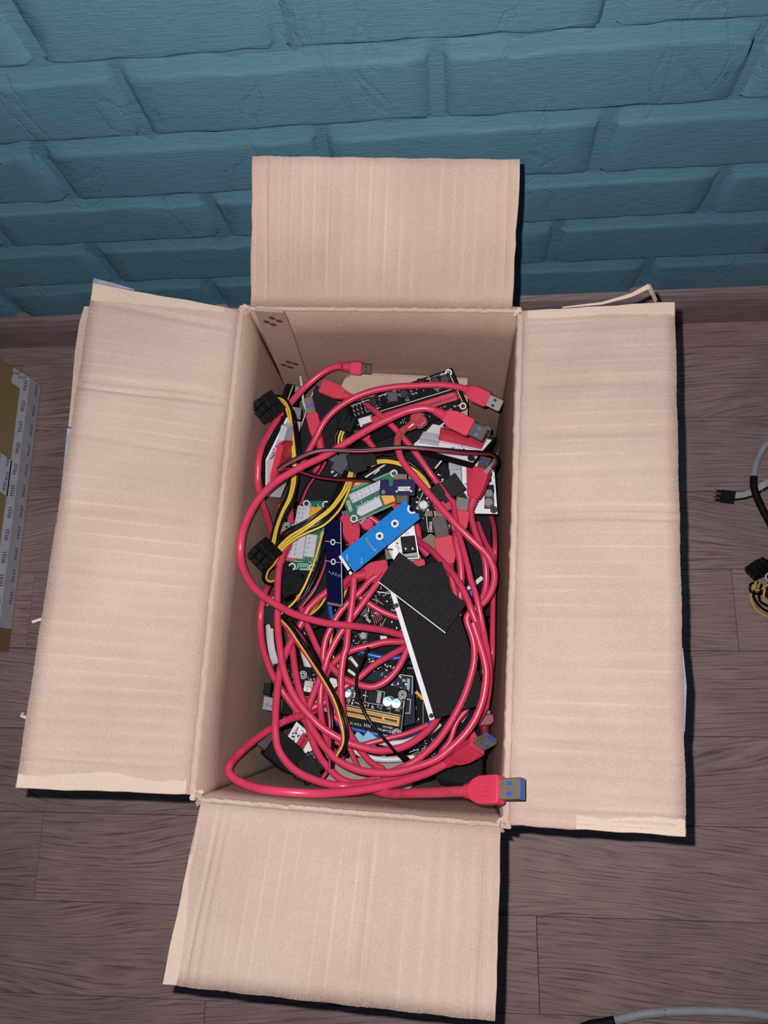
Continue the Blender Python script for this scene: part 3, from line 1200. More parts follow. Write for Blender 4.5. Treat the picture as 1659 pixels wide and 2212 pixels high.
# crumpled torn corners
def crumple(c, seed, rad=0.006):
    r = random.Random(seed)
    mb = MB()
    for k in range(9):
        b0 = c + Vector((r.uniform(-1, 1), r.uniform(-1, 1), r.uniform(-0.5, 0.6))) * rad * 0.6 - BI
        q = []
        a0 = r.uniform(0, 6)
        tilt = Vector((r.uniform(-1, 1), r.uniform(-1, 1), r.uniform(0.2, 1))).normalized()
        u_ = tilt.orthogonal().normalized()
        v_ = tilt.cross(u_)
        m_ = 6
        for i in range(m_):
            rr_ = rad * r.uniform(0.35, 0.9)
            q.append(b0 + u_ * math.cos(a0 + i) * rr_ + v_ * math.sin(a0 + i) * rr_ * 0.6)
        q2 = [p + tilt * 0.0007 for p in q]
        mb.add(q + q2, [list(range(m_))[::-1], [i + m_ for i in range(m_)]] + [[i, (i + 1) % m_, (i + 1) % m_ + m_, i + m_] for i in range(m_)])
    mb.build('crumpled_corner', 'torn_liner', cbox)


crumple(P(530, 674, RZ), 1, 0.006)
crumple(P(421, 1724, RZ), 2, 0.006)
crumple(P(1088, 1783, RZ), 3, 0.005)
crumple(P(1118, 672, RZ), 4, 0.004)

# glued seam strip inside the back left corner with punched dents
wn = (TR - TL).cross(Vector((0, 0, 1))).normalized()
if wn.dot(CTR - TL) < 0:
    wn = -wn


def on_back(px, py, d=0.0):
    return PW(px, py, TL + wn * d, np.array(wn)) - BI


sp = [(549, 671), (612, 676), (622, 695), (640, 745), (655, 790), (670, 835), (618, 838), (585, 760)]
q = [on_back(a, b, 0.0045) for a, b in sp]
mb = MB()
m_ = len(q)
mb.add([p - wn * 0.003 for p in q] + q, [list(range(m_)), [i + m_ for i in range(m_)][::-1]] + [[i, (i + 1) % m_, (i + 1) % m_ + m_, i + m_] for i in range(m_)])
glue = mb.build('glued_seam_strip', 'inner_cardboard', cbox)
for ga, cs in enumerate([[(588, 687), (576, 695), (603, 693), (590, 701)], [(624, 782), (613, 788), (638, 786), (627, 793)]]):
    for (a, b) in cs:
        c0, c1 = on_back(a - 7, b - 2, 0.0050), on_back(a + 7, b + 3, 0.0050)
        mb = MB()
        ax = (c1 - c0) / 2
        sdv = wn.cross(ax).normalized() * 0.0022
        cc = (c0 + c1) / 2
        ring = [cc + ax * math.cos(i * 0.6283) + sdv * math.sin(i * 0.6283) for i in range(10)]
        rin = [cc + ax * 0.8 * math.cos(i * 0.6283) + sdv * 0.6 * math.sin(i * 0.6283) + wn * 0.0001 for i in range(10)]
        mb.add(ring + rin, [[i, (i + 1) % 10, (i + 1) % 10 + 10, i + 10] for i in range(10)] + [[i + 10 for i in range(10)]])
        mb.build('punched_dent', 'dent_dark', glue)

# loose scraps of the box's own outer layer at its edges
def ribbon(pts, w, m, name, parent, flatdir=Vector((0, 0, 1))):
    mb = MB()
    pts = [Vector(p) for p in pts]
    vs = []
    for i, p in enumerate(pts):
        t = (pts[min(i + 1, len(pts) - 1)] - pts[max(i - 1, 0)]).normalized()
        s_ = t.cross(flatdir).normalized() * (w[i] if isinstance(w, list) else w) / 2
        vs += [p + s_, p - s_, p - s_ - flatdir * 0.0005, p + s_ - flatdir * 0.0005]
    fs = []
    for i in range(len(pts) - 1):
        for k in range(4):
            fs.append([i * 4 + k, i * 4 + (k + 1) % 4, i * 4 + 4 + (k + 1) % 4, i * 4 + 4 + k])
    fs += [[3, 2, 1, 0], [len(pts) * 4 - 4 + k for k in range(4)]]
    mb.add(vs, fs)
    return mb.build(name, m, parent)


V3 = lambda a: P(*a) - BI
ribbon([V3((1215, 664, .414)), V3((1300, 655, .417)), V3((1362, 638, .424)), V3((1402, 618, .432))], [0.001, 0.002, 0.003, 0.004], 'torn_liner', 'torn_strip', frt)
ribbon([V3((1401, 617, .432)), V3((1410, 634, .425)), V3((1418, 651, .416))], 0.0042, 'torn_liner', 'torn_strip', frt)
ribbon([V3((94, 1336, .433)), V3((80, 1340, .435)), V3((69, 1344, .437))], 0.002, 'torn_liner', 'torn_strip', flf)
ribbon([V3((50, 1540, .433)), V3((45, 1546, .434)), V3((56, 1550, .435))], 0.002, 'torn_liner', 'torn_strip', flf)
ribbon([V3((192, 662, .425)), V3((186, 700, .424)), V3((180, 760, .424)), V3((168, 860, .424)), V3((158, 922, .424))], [0.008, 0.012, 0.014, 0.011, 0.008], 'flap_cardboard', 'split_edge', flf)
ribbon([V3((156, 925, .430)), V3((148, 1000, .430)), V3((136, 1100, .430)), V3((124, 1165, .431))], [0.008, 0.0075, 0.006, 0.002], 'tape_silver', 'silver_tape', flf)
ribbon([V3((201, 607, .434)), V3((240, 614, .434)), V3((290, 626, .432))], [0.005, 0.003, 0.001], 'tape_silver', 'silver_tape', flf)
ribbon([V3((1472, 1400, .412)), V3((1476, 1480, .412)), V3((1478, 1580, .412))], [0.002, 0.0045, 0.001], 'tape_silver', 'silver_tape', frt)

# ---------------------------------------------------------------- neighbours on the floor
# flat taped carton at the left edge
ct = empty('taped_carton', 'flat brown carton at the left edge sealed with printed white tape', 'box', loc=P(0, 1100, 0))
CI = Vector(ct.location)
hc = 0.030


def PC(px, py, z=hc):
    return P(px, py, z) - CI


ca, cb_ = P(64, 818, hc), P(2, 1318, hc)
e1 = (cb_ - ca).normalized()
e2 = Vector((e1.y, -e1.x, 0))
if e2.x > 0:
    e2 = -e2
_b = P(0, 776, hc) - ca
_b.z = 0
e2 = _b.normalized()
c4 = [ca - CI, ca + e1 * 0.37 - CI, ca + e1 * 0.37 + e2 * 0.25 - CI, ca + e2 * 0.25 - CI]
mb = MB()
mb.prism([(p.x, p.y) for p in c4], 0.0, hc, 0.0012)
mb.build('carton_body', 'aged_cardboard', ct)


def tq(s, d, z=hc):
    p = ca + e1 * s + e2 * d - CI
    return Vector((p.x, p.y, z))


def tape(name, q):
    mb = MB()
    n_ = (q[1] - q[0]).cross(q[3] - q[0]).normalized()
    mb.add([p - n_ * 0.00015 for p in q] + [p + n_ * 0.00015 for p in q], [[0, 1, 2, 3], [7, 6, 5, 4], [0, 4, 5, 1], [1, 5, 6, 2], [2, 6, 7, 3], [3, 7, 4, 0]])
    return mb.build(name, 'tape_white', ct)


zt = hc + 0.0004
t1 = tape('printed_tape', [tq(-0.001, -0.0006, zt), tq(0.34, -0.0006, zt), tq(0.34, 0.014, zt), tq(-0.001, 0.014, zt)])
t2 = tape('printed_tape', [tq(-0.001, -0.0006, zt), tq(0.34, -0.0006, zt), tq(0.34, -0.0006, 0.002), tq(-0.001, -0.0006, 0.002)])
t3 = tape('printed_tape', [tq(-0.0008, -0.0004, zt + 0.0003), tq(0.022, -0.0004, zt + 0.0003), tq(0.022, 0.030, zt + 0.0003), tq(-0.0008, 0.030, zt + 0.0003)])
t4 = tape('printed_tape', [tq(0.125, 0.012, zt), tq(0.175, 0.012, zt), tq(0.175, 0.06, zt), tq(0.125, 0.06, zt)])
ang = math.atan2(e1.y, e1.x) + math.pi
mb = MB()
for k in range(11):
    p = tq(0.014 + k * 0.030, 0.0065)
    mb.text('msi', (p.x, p.y), 0.0115, ang, zt + 0.0009 if k < 1 else zt + 0.0004)
for k, (s_, d_) in enumerate([(0.006, 0.012), (0.006, 0.024), (0.132, 0.02), (0.150, 0.018), (0.165, 0.020), (0.134, 0.035), (0.152, 0.034), (0.168, 0.036)]):
    p = tq(s_, d_)
    mb.text('msi', (p.x, p.y), 0.009, ang + (1.5 if k < 2 else 0), zt + 0.0009)
mb.build('tape_lettering', 'print_black', t1)
# lettering down the side face
mb = MB()
g_ = text_geo('msi')
for k in range(11):
    base_ = 0.002 + k * 0.029
    vs_ = []
    for x, y in g_[0]:
        s_ = base_ + (g_[2] - x) * 0.0125
        vs_.append(tq(s_, -0.0010, 0.009 + y * 0.0125))
    mb.add(vs_, g_[1])
mb.build('tape_lettering', 'print_black', t2)

# white cable with black sleeve at the right edge
wc = cable('sleeved_power_cable', 'white cable with black sleeve curving on the planks at the right edge')
FZ = 0.006
cord(wc, [(2300, 700, FZ), (2050, 760, FZ), (1850, 850, FZ), (1740, 905, FZ), (1662, 955, FZ), (1645, 975, FZ), (1634, 1000, FZ), (1628, 1031, FZ)], 0.0042, 'cable_grey', 'cord', free=True)
cord(wc, [(1628, 1030, FZ), (1629, 1055, .007), (1640, 1085, FZ), (1658, 1120, FZ), (1700, 1190, FZ), (1800, 1290, FZ), (2000, 1350, FZ), (2300, 1370, FZ)], 0.0046, 'black_sleeve', 'heat_shrink_sleeve', free=True)
w6 = cable('six_pin_power_lead', 'small black six-pin connector with thin white wires beside the right flap')
for k, (a, b) in enumerate([(1067, 0), (1071, 0), (1075, 0), (1080, 1)]):
    cord(w6, [(1583, a, .006 + 0.001 * (k % 2)), (1608, a - 3, .006), (1632, a - 14 + k, .0045), (1650, a - 25 + k, .012), (1690, a - 48 + k * 2, .011), (1760, a - 70 + k * 3, .004), (1900, a - 80 + k * 6, .004), (2200, a - 40 + k * 9, .004)], 0.0011, 'black_wire' if b else 'white_wire', 'wire', free=True)
housing(w6, (1585, 1075, .007), (1546, 1070, .007), 0.0165, 0.010, 0.023, 3, 2, hole='white_plastic')
wb = cable('bundled_power_lead', 'coiled black and yellow lead with black connectors at the right edge')
housing(wb, (1650, 1222, .018), (1620, 1240, .016), 0.018, 0.012, 0.020, 3, 2, roll=25)
housing(wb, (1668, 1235, .020), (1632, 1215, .026), 0.018, 0.012, 0.020, 3, 2, roll=-20, name='connector_housing')
housing(wb, (1690, 1290, .012), (1648, 1262, .014), 0.020, 0.012, 0.022, 3, 2, roll=10)
cord(wb, [(1628, 1262, .02), (1622, 1290, .01), (1633, 1316, .005), (1655, 1330, .004), (1720, 1352, .004), (1900, 1420, .004), (2250, 1500, .004)], 0.0014, 'yellow_wire', 'wire', free=True)
cord(wb, [(1632, 1262, .02), (1627, 1285, .012), (1640, 1308, .007), (1662, 1322, .006), (1725, 1343, .004), (1900, 1412, .004), (2250, 1492, .004)], 0.0014, 'black_wire', 'wire', free=True)
cord(wb, [(1636, 1258, .02), (1621, 1262, .024), (1622, 1278, .022), (1640, 1283, .018), (1660, 1278, .016)], 0.0014, 'black_wire', 'wire', free=True)
cord(wb, [(1645, 1262, .022), (1640, 1290, .014), (1652, 1306, .010), (1725, 1334, .004), (1900, 1404, .004), (2250, 1484, .004)], 0.0014, 'black_wire', 'wire', free=True)
cord(wb, [(1652, 1270, .024), (1650, 1295, .018), (1668, 1300, .014), (1700, 1305, .01)], 0.0014, 'yellow_wire', 'wire', free=True)
cord(wb, [(1633, 1256, .024), (1630, 1272, .02), (1640, 1275, .018), (1662, 1262, .02), (1700, 1256, .02)], 0.0014, 'yellow_wire', 'wire', free=True)
cord(wb, [(1664, 1236, .034), (1654, 1244, .034), (1662, 1256, .032), (1700, 1262, .02)], 0.0011, 'white_wire', 'wire', free=True)
wg = cable('grey_mains_cable', 'scuffed pale grey cable with dark sleeve lying on the planks at the bottom right corner')
cord(wg, [(1322, 2207, FZ + .001), (1350, 2199, FZ), (1390, 2191, FZ), (1440, 2186, FZ), (1500, 2184, FZ), (1560, 2185, FZ), (1610, 2188, FZ), (1670, 2197, FZ), (1780, 2220, FZ), (2000, 2300, FZ), (2250, 2450, FZ)], 0.0048, 'cable_grey', 'cord', free=True)
cord(wg, [(900, 2520, FZ), (1080, 2360, FZ), (1230, 2242, FZ), (1270, 2218, FZ), (1300, 2212, .0065), (1328, 2206, .0072)], 0.0056, 'black_sleeve', 'heat_shrink_sleeve', free=True)

# ---------------------------------------------------------------- boards and plates in the box
# deeper, half hidden layer that fills the box
r_ = random.Random(11)
deep = [((650, 930), (780, 935), (645, 1110), .150, 'black board deep in the back left corner, edge showing under the foam plate'),
        ((770, 935), (910, 935), (765, 1100), .163, 'black board lying deep below the back board with the red slot'),
        ((900, 925), (1050, 930), (895, 1100), .150, 'black board deep in the back right corner below the white risers'),
        ((650, 1100), (780, 1100), (645, 1280), .158, 'black board deep below the lower green board'),
        ((775, 1090), (930, 1100), (770, 1280), .146, 'black board deep below the bright blue adapter card'),
        ((920, 1095), (1050, 1100), (915, 1285), .158, 'black board deep below the black adapter card on the right'),
        ((645, 1270), (770, 1280), (645, 1440), .148, 'black board deep below the wires on the centre left'),
        ((760, 1275), (910, 1270), (765, 1440), .163, 'black board deep below the red-striped one in the centre'),
        ((915, 1280), (1048, 1290), (915, 1450), .148, 'black board deep below the long foam-faced board'),
        ((650, 1430), (780, 1440), (655, 1560), .158, 'black board deep below the left end of the amber-slot board'),
        ((770, 1435), (920, 1440), (770, 1590), .146, 'black board deep below the dark blue riser board'),
        ((920, 1445), (1040, 1450), (920, 1590), .163, 'black board deep in the front right below the red bends')]
for k, (a, b, d, z, lb) in enumerate(deep):
    c = (b[0] + d[0] - a[0], b[1] + d[1] - a[1])
    bd = Board('riser_board', lb, 'circuit board', [a, b, c, d], (*a, z), (*b, z + .004), (*d, z - .004), foam=0.006,
               group='black boards buried at the bottom of the pile', obst=False)
    bd.scatter([a, b, c, d], 26, k)
    bd.lines([(a[0] + 6, a[1] + 6), (b[0] - 6, b[1] + 4), (c[0] - 6, c[1] - 6)])
    bd.done()
for lb, a, b, d, z in [('black foam plate at the very bottom of the pile, back half', (662, 960), (1045, 965), (655, 1290), .118),
                    ('black foam plate at the very bottom of the pile, front half', (656, 1296), (1040, 1300), (650, 1590), .116)]:
    c = (b[0] + d[0] - a[0], b[1] + d[1] - a[1])
    Board('foam_plate', lb, 'foam', [a, b, c, d], (*a, z), (*b, z), (*d, z), th=0.02, m='foam_edge', obst=False, part='foam_sheet').done()

# cardboard sheets inside the box, back and front
s_ = Board('cardboard_insert', 'pale cardboard insert with torn rounded corner at the back of the box', 'cardboard', [(736, 836), (744, 820), (760, 811), (790, 810), (860, 814), (1010, 822), (1010, 900), (800, 900), (742, 872)],
           (740, 820, .262), (1000, 820, .270), (745, 872, .236), th=0.004, m='torn_liner', obst=False, part='sheet')
s_.done()
s_ = Board('cardboard_insert', 'pale cardboard insert under the cable loops at the front of the box', 'cardboard', [(716, 1640), (860, 1632), (892, 1650), (898, 1672), (885, 1700), (820, 1710), (700, 1690)],
           (716, 1640, .188), (892, 1650, .205), (700, 1690, .215), th=0.004, m='torn_liner', obst=False, part='sheet')
s_.done()

# black foam plates at the upper left
f1 = Board('foam_backed_board', 'black foam-backed board standing behind the upper left red plug', 'circuit board', [(683, 830), (732, 872), (742, 960), (722, 1084), (640, 1084), (634, 1040), (655, 900)],
           (683, 830, .252), (742, 960, .240), (640, 1084, .228), th=0.0035, m='foam', part='foam_sheet')
f1.lines([(645, 937), (661, 890), (676, 848)], 0.0008)
f1.done()
f2 = Board('foam_backed_board', 'black foam-backed board under the lower green board', 'circuit board', [(618, 1228), (706, 1225), (716, 1344), (640, 1372), (606, 1340)],
           (618, 1228, .226), (706, 1225, .228), (640, 1372, .222), th=0.0035, m='foam', part='foam_sheet')
f2.done()
f3 = Board('foam_backed_board', 'black foam-backed board with a pale edge behind the translucent red plug', 'circuit board', [(800, 925), (930, 884), (961, 914), (896, 960), (862, 984), (770, 975)],
           (800, 925, .226), (930, 884, .230), (770, 975, .222), th=0.0035, m='foam', part='foam_sheet', obst=False)
f3.lines([(896, 959), (960, 914)], 0.0016)
f3.done()
f4 = Board('foam_backed_board', 'black board with a grey metal edge above the upper green board', 'circuit board', [(800, 985), (950, 935), (972, 975), (938, 1015), (870, 1090), (780, 1045)],
           (800, 985, .212), (950, 935, .214), (780, 1045, .208), th=0.003, m='foam', part='foam_sheet', obst=False)
f4.lines([(789, 1031), (837, 1000)], 0.0016)
f4.lines([(940, 1012), (967, 979)], 0.0016)
f4.lines([(808, 1024), (820, 1015)], 0.0012)
f4.done()

# board 1: long black riser with red slot at the back
b = Board('riser_board', 'long black riser board with red slot and round capacitors at the back', 'circuit board',
          [(974, 796), (1009, 879), (1004, 885), (767, 972), (729, 882)], (729, 882, .250), (974, 796, .288), (765, 972, .232), foam=0.006)
b.lines([(738, 884), (969, 803), (999, 868)], 0.0006)
b.lines([(925, 812), (936, 838), (948, 846)])
b.lines([(820, 889), (985, 838)], 0.0006)
b.lines([(782, 862), (792, 890), (822, 880)])
b.hole(969, 805, .0022)
b.hole(1000, 877, .0022)
b.poly_part('slot_body', 'red_slot', [(806, 898), (985, 844), (994, 860), (812, 916)], 0, 0.0105, 0.0006, True)
b.poly_part('slot_channel', 'dark_red', [(846, 896), (958, 861), (960, 865), (848, 900)], 0.0103, 0.0108)
b.poly_part('slot_channel', 'dark_red', [(962, 860), (986, 852.5), (987, 856), (964, 863.5)], 0.0103, 0.0108)
for px, py in [(810, 866), (877, 848), (944, 823), (964, 819)]:
    b.cap(px, py, .0042, .0085, half=(px + 4, py + 10), top='can_dark', body='chip_black')
    x, y = b.L(px, py)
    b.silk.ring(x, y, 0.00015, .0047, .0052, 20, 0, 6.2831)
    b.silk.text('560', b.L(px + 3, py + 16), .003, b.ang((0, 0), (30, -9)), .0002)
x, y = b.L(849, 856)
mbx = MB()
mbx.box(-.005, .005, -.005, .005, 0, .0035, .001, ang=b.ang((0, 0), (30, -9)), c=(x, y))
mbx.cyl(x, y, .0035, .0042, .0032, 18)
mbx.build('inductor', 'grey_plastic', b.e)
b.smd(831, 860, .005, .004, b.ang((0, 0), (30, -9)), .0015)
b.smd(912, 825, .009, .007, b.ang((0, 0), (30, -9)), .0022)
b.poly_part('fan_header', 'white_plastic', [(777, 903), (803, 895), (809, 910), (783, 921)], 0, .0075, .0006, True)
b.poly_part('header_opening', 'dark_red', [(787, 915), (807, 908), (808, 911), (788, 918)], .0074, .0078)
b.poly_part('power_socket', 'black_plastic', [(731, 882), (757, 874), (764, 899), (738, 908)], 0, .0125, .0008)
b.poly_part('power_socket', 'black_plastic', [(737, 908), (762, 902), (768, 925), (744, 934)], 0, .0125, .0008)
mbx = MB()
for i in range(3):
    for j in range(3):
        mbx.tube([Vector((*b.L(761 + i * 8 + j * 2.4, 876 + j * 9 - i * 2.5), .0006)), Vector((*b.L(765 + i * 8 + j * 2.4, 880 + j * 9 - i * 2.5), .0018))], .0008, 6)
mbx.build('solder_pin', 'solder', b.e)
b.smd(776, 934, .010, .006, b.ang((0, 0), (30, -9)), .003, 'dark_steel', 'usb_socket')
b.txt('DC-DC', (905, 838), (935, 829), .0035)
b.txt('FAN', (775, 917), (795, 911), .003)
b.txt('VER', (990, 876), (1006, 871), .003)
b.scatter([(790, 862), (960, 808), (968, 830), (800, 880)], 60, 3)
b.scatter([(840, 915), (985, 868), (992, 878), (850, 935)], 22, 4)
b.done()

# board 2: white riser upper right, thick foam
b = Board('riser_board', 'white riser board with tall red slot in the upper right of the box', 'circuit board',
          [(1069, 942), (1022, 997), (965, 982), (893, 962), (935, 916)], (965, 982, .255), (1022, 997, .255), (1000, 921, .240), m='pcb_white', foam=0.009)
b.poly_part('slot_body', 'red_slot', [(947, 951), (1040, 971), (1050, 954), (950, 938)], 0, .0115, .0008, True)
b.poly_part('slot_channel', 'dark_red', [(956, 942), (1043, 958), (1044, 961), (957, 945)], .0114, .0118)
b.poly_part('power_socket', 'nylon_white', [(913, 945), (944, 950), (947, 965), (905, 958)], 0, .010, .0008)
b.cap(1049, 940, .0042, .009)
b.cap(970, 921, .0042, .008)
b.hole(1062, 945, .0022, m='b')
b.hole(1018, 990, .0026, m='b')
b.lines([(947, 953.5), (1038, 973.5)], .0005, True)
b.txt('PCE164P-N03', (1000, 982), (1010, 984.5), .0045, True)
b.txt('CE', (978, 967), (988, 969), .006, True)
b.scatter([(952, 958), (1030, 975), (1020, 985), (955, 972)], 24, 5, True)
b.done()

# board 3: white riser mid right
b = Board('riser_board', 'white riser board with three silver capacitors against the right wall of the box', 'circuit board',
          [(969, 992), (1066, 992), (1075, 1110), (1018, 1109), (971, 1035)], (971, 1035, .214), (1066, 1035, .220), (975, 1110, .214), m='pcb_white', foam=0.008)
b.poly_part('power_socket', 'nylon_white', [(973, 1003), (998, 1003), (999, 1045), (974, 1045)], 0, .009, .0008)
for k in range(8):
    b.poly_part('socket_cell', 'cell_grey', [(976 + (k % 4) * 5.5, 1009 + (k // 4) * 8), (980 + (k % 4) * 5.5, 1009 + (k // 4) * 8), (980 + (k % 4) * 5.5, 1014 + (k // 4) * 8), (976 + (k % 4) * 5.5, 1014 + (k // 4) * 8)], .0088, .0092)
b.poly_part('slot_body', 'red_slot', [(1009, 1000), (1027, 1000), (1029, 1072), (1011, 1074)], 0, .010, .0008, True)
b.cap(1052, 1032, .0040, .009)
b.cap(1057, 1070, .0040, .009)
b.cap(1057, 1089, .0042, .009)
b.poly_part('chip', 'chip_black', [(1045, 1048), (1067, 1048), (1068, 1064), (1046, 1064)], 0, .002, .0004)
b.hole(1067, 1101, .0026, m='b')
b.txt('CE', (997, 1064), (998, 1054), .008, True)
b.txt('PCE164P', (990, 1049), (991, 1042), .0045, True)
b.lines([(1000.5, 1050), (1000.8, 1057)], .0012, True)
b.scatter([(1030, 1010), (1066, 1010), (1070, 1045), (1034, 1060)], 24, 6, True)
b.scatter([(1000, 1045), (1008, 1045), (1015, 1100), (1005, 1100)], 14, 16, True)
b.done()

# board 4: white boards standing on edge at the left wall
b = Board('riser_board', 'white riser board with red slot standing on edge against the left wall', 'circuit board',
          [(577, 995), (622, 903), (650, 912), (637, 1000), (606, 1075), (576, 1072)], (577, 995, .312), (622, 903, .312), (614, 1000, .276), m='pcb_white', foam=0.007)
b.poly_part('slot_body', 'red_slot', [(600, 958), (622, 948), (618, 1010), (606, 1035), (583, 1044), (584, 1025)], 0, .006, .0006)
b.poly_part('power_socket', 'nylon_white', [(608, 918), (622, 912), (620, 948), (600, 948)], 0, .006, .0006)
b.scatter([(585, 985), (602, 950), (600, 960), (583, 1020)], 20, 7, True)
b.done()
b = Board('riser_board', 'narrow white-edged board in the back left corner of the box', 'circuit board',
          [(631, 830), (636, 831), (646, 858), (640, 905), (613, 915), (600, 918)], (600, 918, .276), (633, 830, .270), (646, 858, .250), m='pcb_black', foam=0.005)
b.lines([(602, 916), (633, 832)], .0022)
b.poly_part('usb_socket', 'steel', [(638, 835), (645, 835), (646, 848), (637, 848)], 0, .005, .0004)
b.poly_part('power_socket', 'nylon_white', [(626, 878), (642, 880), (640, 905), (618, 905)], 0, .005, .0005)
b.done()

# green boards
gl_ = [('green power board lying across the middle of the box, nylon sockets facing up', [(735.6, 1064.6), (854, 1013.5), (878, 1079), (759.7, 1132)],
        (735.6, 1064.6, .262), (854, 1013.5, .268), (759.7, 1132, .258)),
       ('green power board on the left under yellow wires, sockets facing up', [(657, 1082), (712, 1082), (683, 1234), (623, 1232)],
        (657, 1082, .250), (712, 1082, .252), (623, 1232, .246))]
b = Board('power_adapter_board', gl_[0][0], 'circuit board', gl_[0][1], *gl_[0][2:], m='pcb_green')
b.lines([(740, 1066), (851, 1018)], .0004)
b.lines([(762, 1129), (876, 1079)], .0004)
for q in [(744.5, 1071), (764.5, 1120.5), (851, 1022.5)]:
    b.hole(*q, .0024)
b.poly_part('main_power_socket', 'nylon_white', [(756, 1071), (830, 1037), (836, 1054), (765, 1090)], 0, .0095, .0006, True)
for i in range(8):
    for j in range(2):
        t = (i + .5) / 8
        cx_, cy_ = 758 + 73 * t + j * 3.8, 1076 - 34.5 * t + j * 8.6
        b.poly_part('socket_cell', 'cell_grey', [(cx_ - 2.6, cy_ - 1.4), (cx_ + 2.0, cy_ - 3.6), (cx_ + 3.4, cy_ + .4), (cx_ - 1.2, cy_ + 2.6)], .0094, .0099)
b.poly_part('molex_socket', 'nylon_white', [(775, 1098), (822, 1075), (830, 1093), (783, 1117), (773, 1112)], 0, .0085, .0006, True)
for i in range(4):
    x, y = b.L(789 + i * 10, 1102 - i * 5)
    mbx = MB()
    mbx.cyl(x, y, .0085, .0105, .0011, 10)
    mbx.build('contact_pin', 'solder', b.e)
b.poly_part('relay', 'amber_relay', [(826, 1074), (850, 1064), (858, 1084), (834, 1094)], 0, .011, .0006, True)
b.lines([(749, 1083), (754, 1081), (761, 1103), (756, 1105), (749, 1083)], .0005)
for k in range(3):
    x, y = b.L(752.5 + k * 2, 1087 + k * 6)
    b.silk.ring(x, y, .00015, .0008, .0012, 10)
b.lines([(769, 1096), (838, 1063)], .0004)
b.scatter([(766, 1096), (836, 1060), (838, 1066), (768, 1100)], 12, 8)
b.done()
b = Board('power_adapter_board', gl_[1][0], 'circuit board', gl_[1][1], *gl_[1][2:], m='pcb_green')
b.lines([(626, 1229), (681, 1231), (709, 1086)], .0004)
for q in [(631, 1224), (675, 1226), (662, 1088), (704, 1090)]:
    b.hole(*q, .0024)
b.poly_part('main_power_socket', 'nylon_white', [(650, 1097), (677, 1099), (660, 1211), (629, 1208)], 0, .0115, .0006, True)
for i in range(11):
    for j in range(2):
        t = (i + .5) / 11
        cx_, cy_ = 653 - 21.5 * t + 2.5 + j * 8.5, 1099 + 106 * t
        b.poly_part('socket_cell', 'cell_grey', [(cx_ - 2.4, cy_ - 3), (cx_ + 2.6, cy_ - 3), (cx_ + 1.6, cy_ + 3), (cx_ - 3.4, cy_ + 3)], .0112, .0117)
b.poly_part('relay', 'amber_relay', [(678, 1099), (702, 1101), (697, 1136), (670, 1134)], 0, .011, .0006, True)
b.poly_part('molex_socket', 'nylon_white', [(668, 1156), (690, 1158), (682, 1207), (660, 1204)], 0, .0080, .0006, True)
for i in range(4):
    x, y = b.L(674 - i * 2.4, 1166 + i * 10)
    mbx = MB()
    mbx.cyl(x, y, .0080, .0100, .0010, 10)
    mbx.build('contact_pin', 'solder', b.e)
b.lines([(644, 1218), (666, 1219), (664, 1229.5), (642, 1229), (644, 1218)], .0006)
for k in range(4):
    x, y = b.L(648 + k * 4, 1223)
    b.silk.ring(x, y, .00015, .0006, .0009, 10)
b.lines([(695, 1148), (691, 1160), (695, 1160)], .0004)
b.lines([(634, 1212), (655, 1213)], .0004)
b.lines([(671, 1088), (671, 1095), (678, 1095)], .0005)
b.lines([(687, 1088), (687, 1095), (694, 1095)], .0005)
b.scatter([(655, 1205), (680, 1207), (678, 1216), (655, 1214)], 12, 9)
b.done()

# navy adapter card hanging vertically
b = Board('drive_adapter_card', 'narrow dark navy adapter card with two holes, left of the bright blue one', 'circuit board',
          [(701, 1121.5), (711, 1122.5), (713, 1127), (717.5, 1127.5), (720, 1123.5), (736.5, 1126), (740, 1312.5), (707, 1306.5)],
          (701, 1121.5, .272), (736.5, 1126, .280), (707, 1306.5, .262), m='pcb_dark_navy')
b.lines([(736, 1127), (739.4, 1311.5)], .0007)
for py in (1171, 1213.5):
    b.hole(719.3 + (py - 1171) * .02, py, .0017)
    b.lines([(702.3, py - 2.2), (716, py - .6)], .0004)
    b.lines([(723, py + .2), (737, py + 2.4)], .0004)
b.poly_part('edge_contacts', 'gold_finger', [(707.6, 1300), (739, 1306), (739.5, 1311.5), (707.6, 1305.7)], 0, .0002)
mbx = MB()
for k in range(11):
    mbx.cyl(*b.L(711 + k * 2.4 + (k % 2), 1235 + k * .8 + (k % 3) * 2), 0, .0006, .0006 if k % 3 else .0009, 8, r1=.0003)
mbx.build('solder_joint', 'solder', b.e)
b.done()

# bright blue adapter card
b = Board('drive_adapter_card', 'bright blue adapter card lying diagonally in the middle of the box', 'circuit board',
          [(874.5, 1081), (886.5, 1094.3), (884.5, 1101), (889.5, 1106), (896, 1105.2), (908, 1119.3), (765.5, 1236.5), (735.5, 1197)],
          (735.5, 1197, .285), (874.5, 1081, .297), (765.5, 1236.5, .285), m='pcb_blue')
x, y = b.L(890.6, 1099)
b.silk.ring(x, y, .0001, .0030, .0046, 16, b.ang((0, 0), (-14, -15)) + 0.0, b.ang((0, 0), (-14, -15)) + math.pi)
for px, py in [(853, 1131), (820, 1158)]:
    b.hole(px, py, .0018)
    x, y = b.L(px, py)
    b.silk.ring(x, y, .00012, .0018, .0036, 20)
b.lines([(838, 1112.5), (848, 1125)], .0005, True)
b.lines([(858, 1137), (872, 1150)], .0005, True)
b.lines([(805, 1140), (816, 1153)], .0005, True)
b.lines([(825, 1163), (837, 1178)], .0005, True)
mbx = MB()
for k in range(14):
    mbx.cyl(*b.L(793 + (k % 7) * 2.6 + rnd.uniform(-1, 1), 1166 + (k % 7) * 3.2 + (k // 7) * 4), 0, .0007, .0007, 8, r1=.0003)
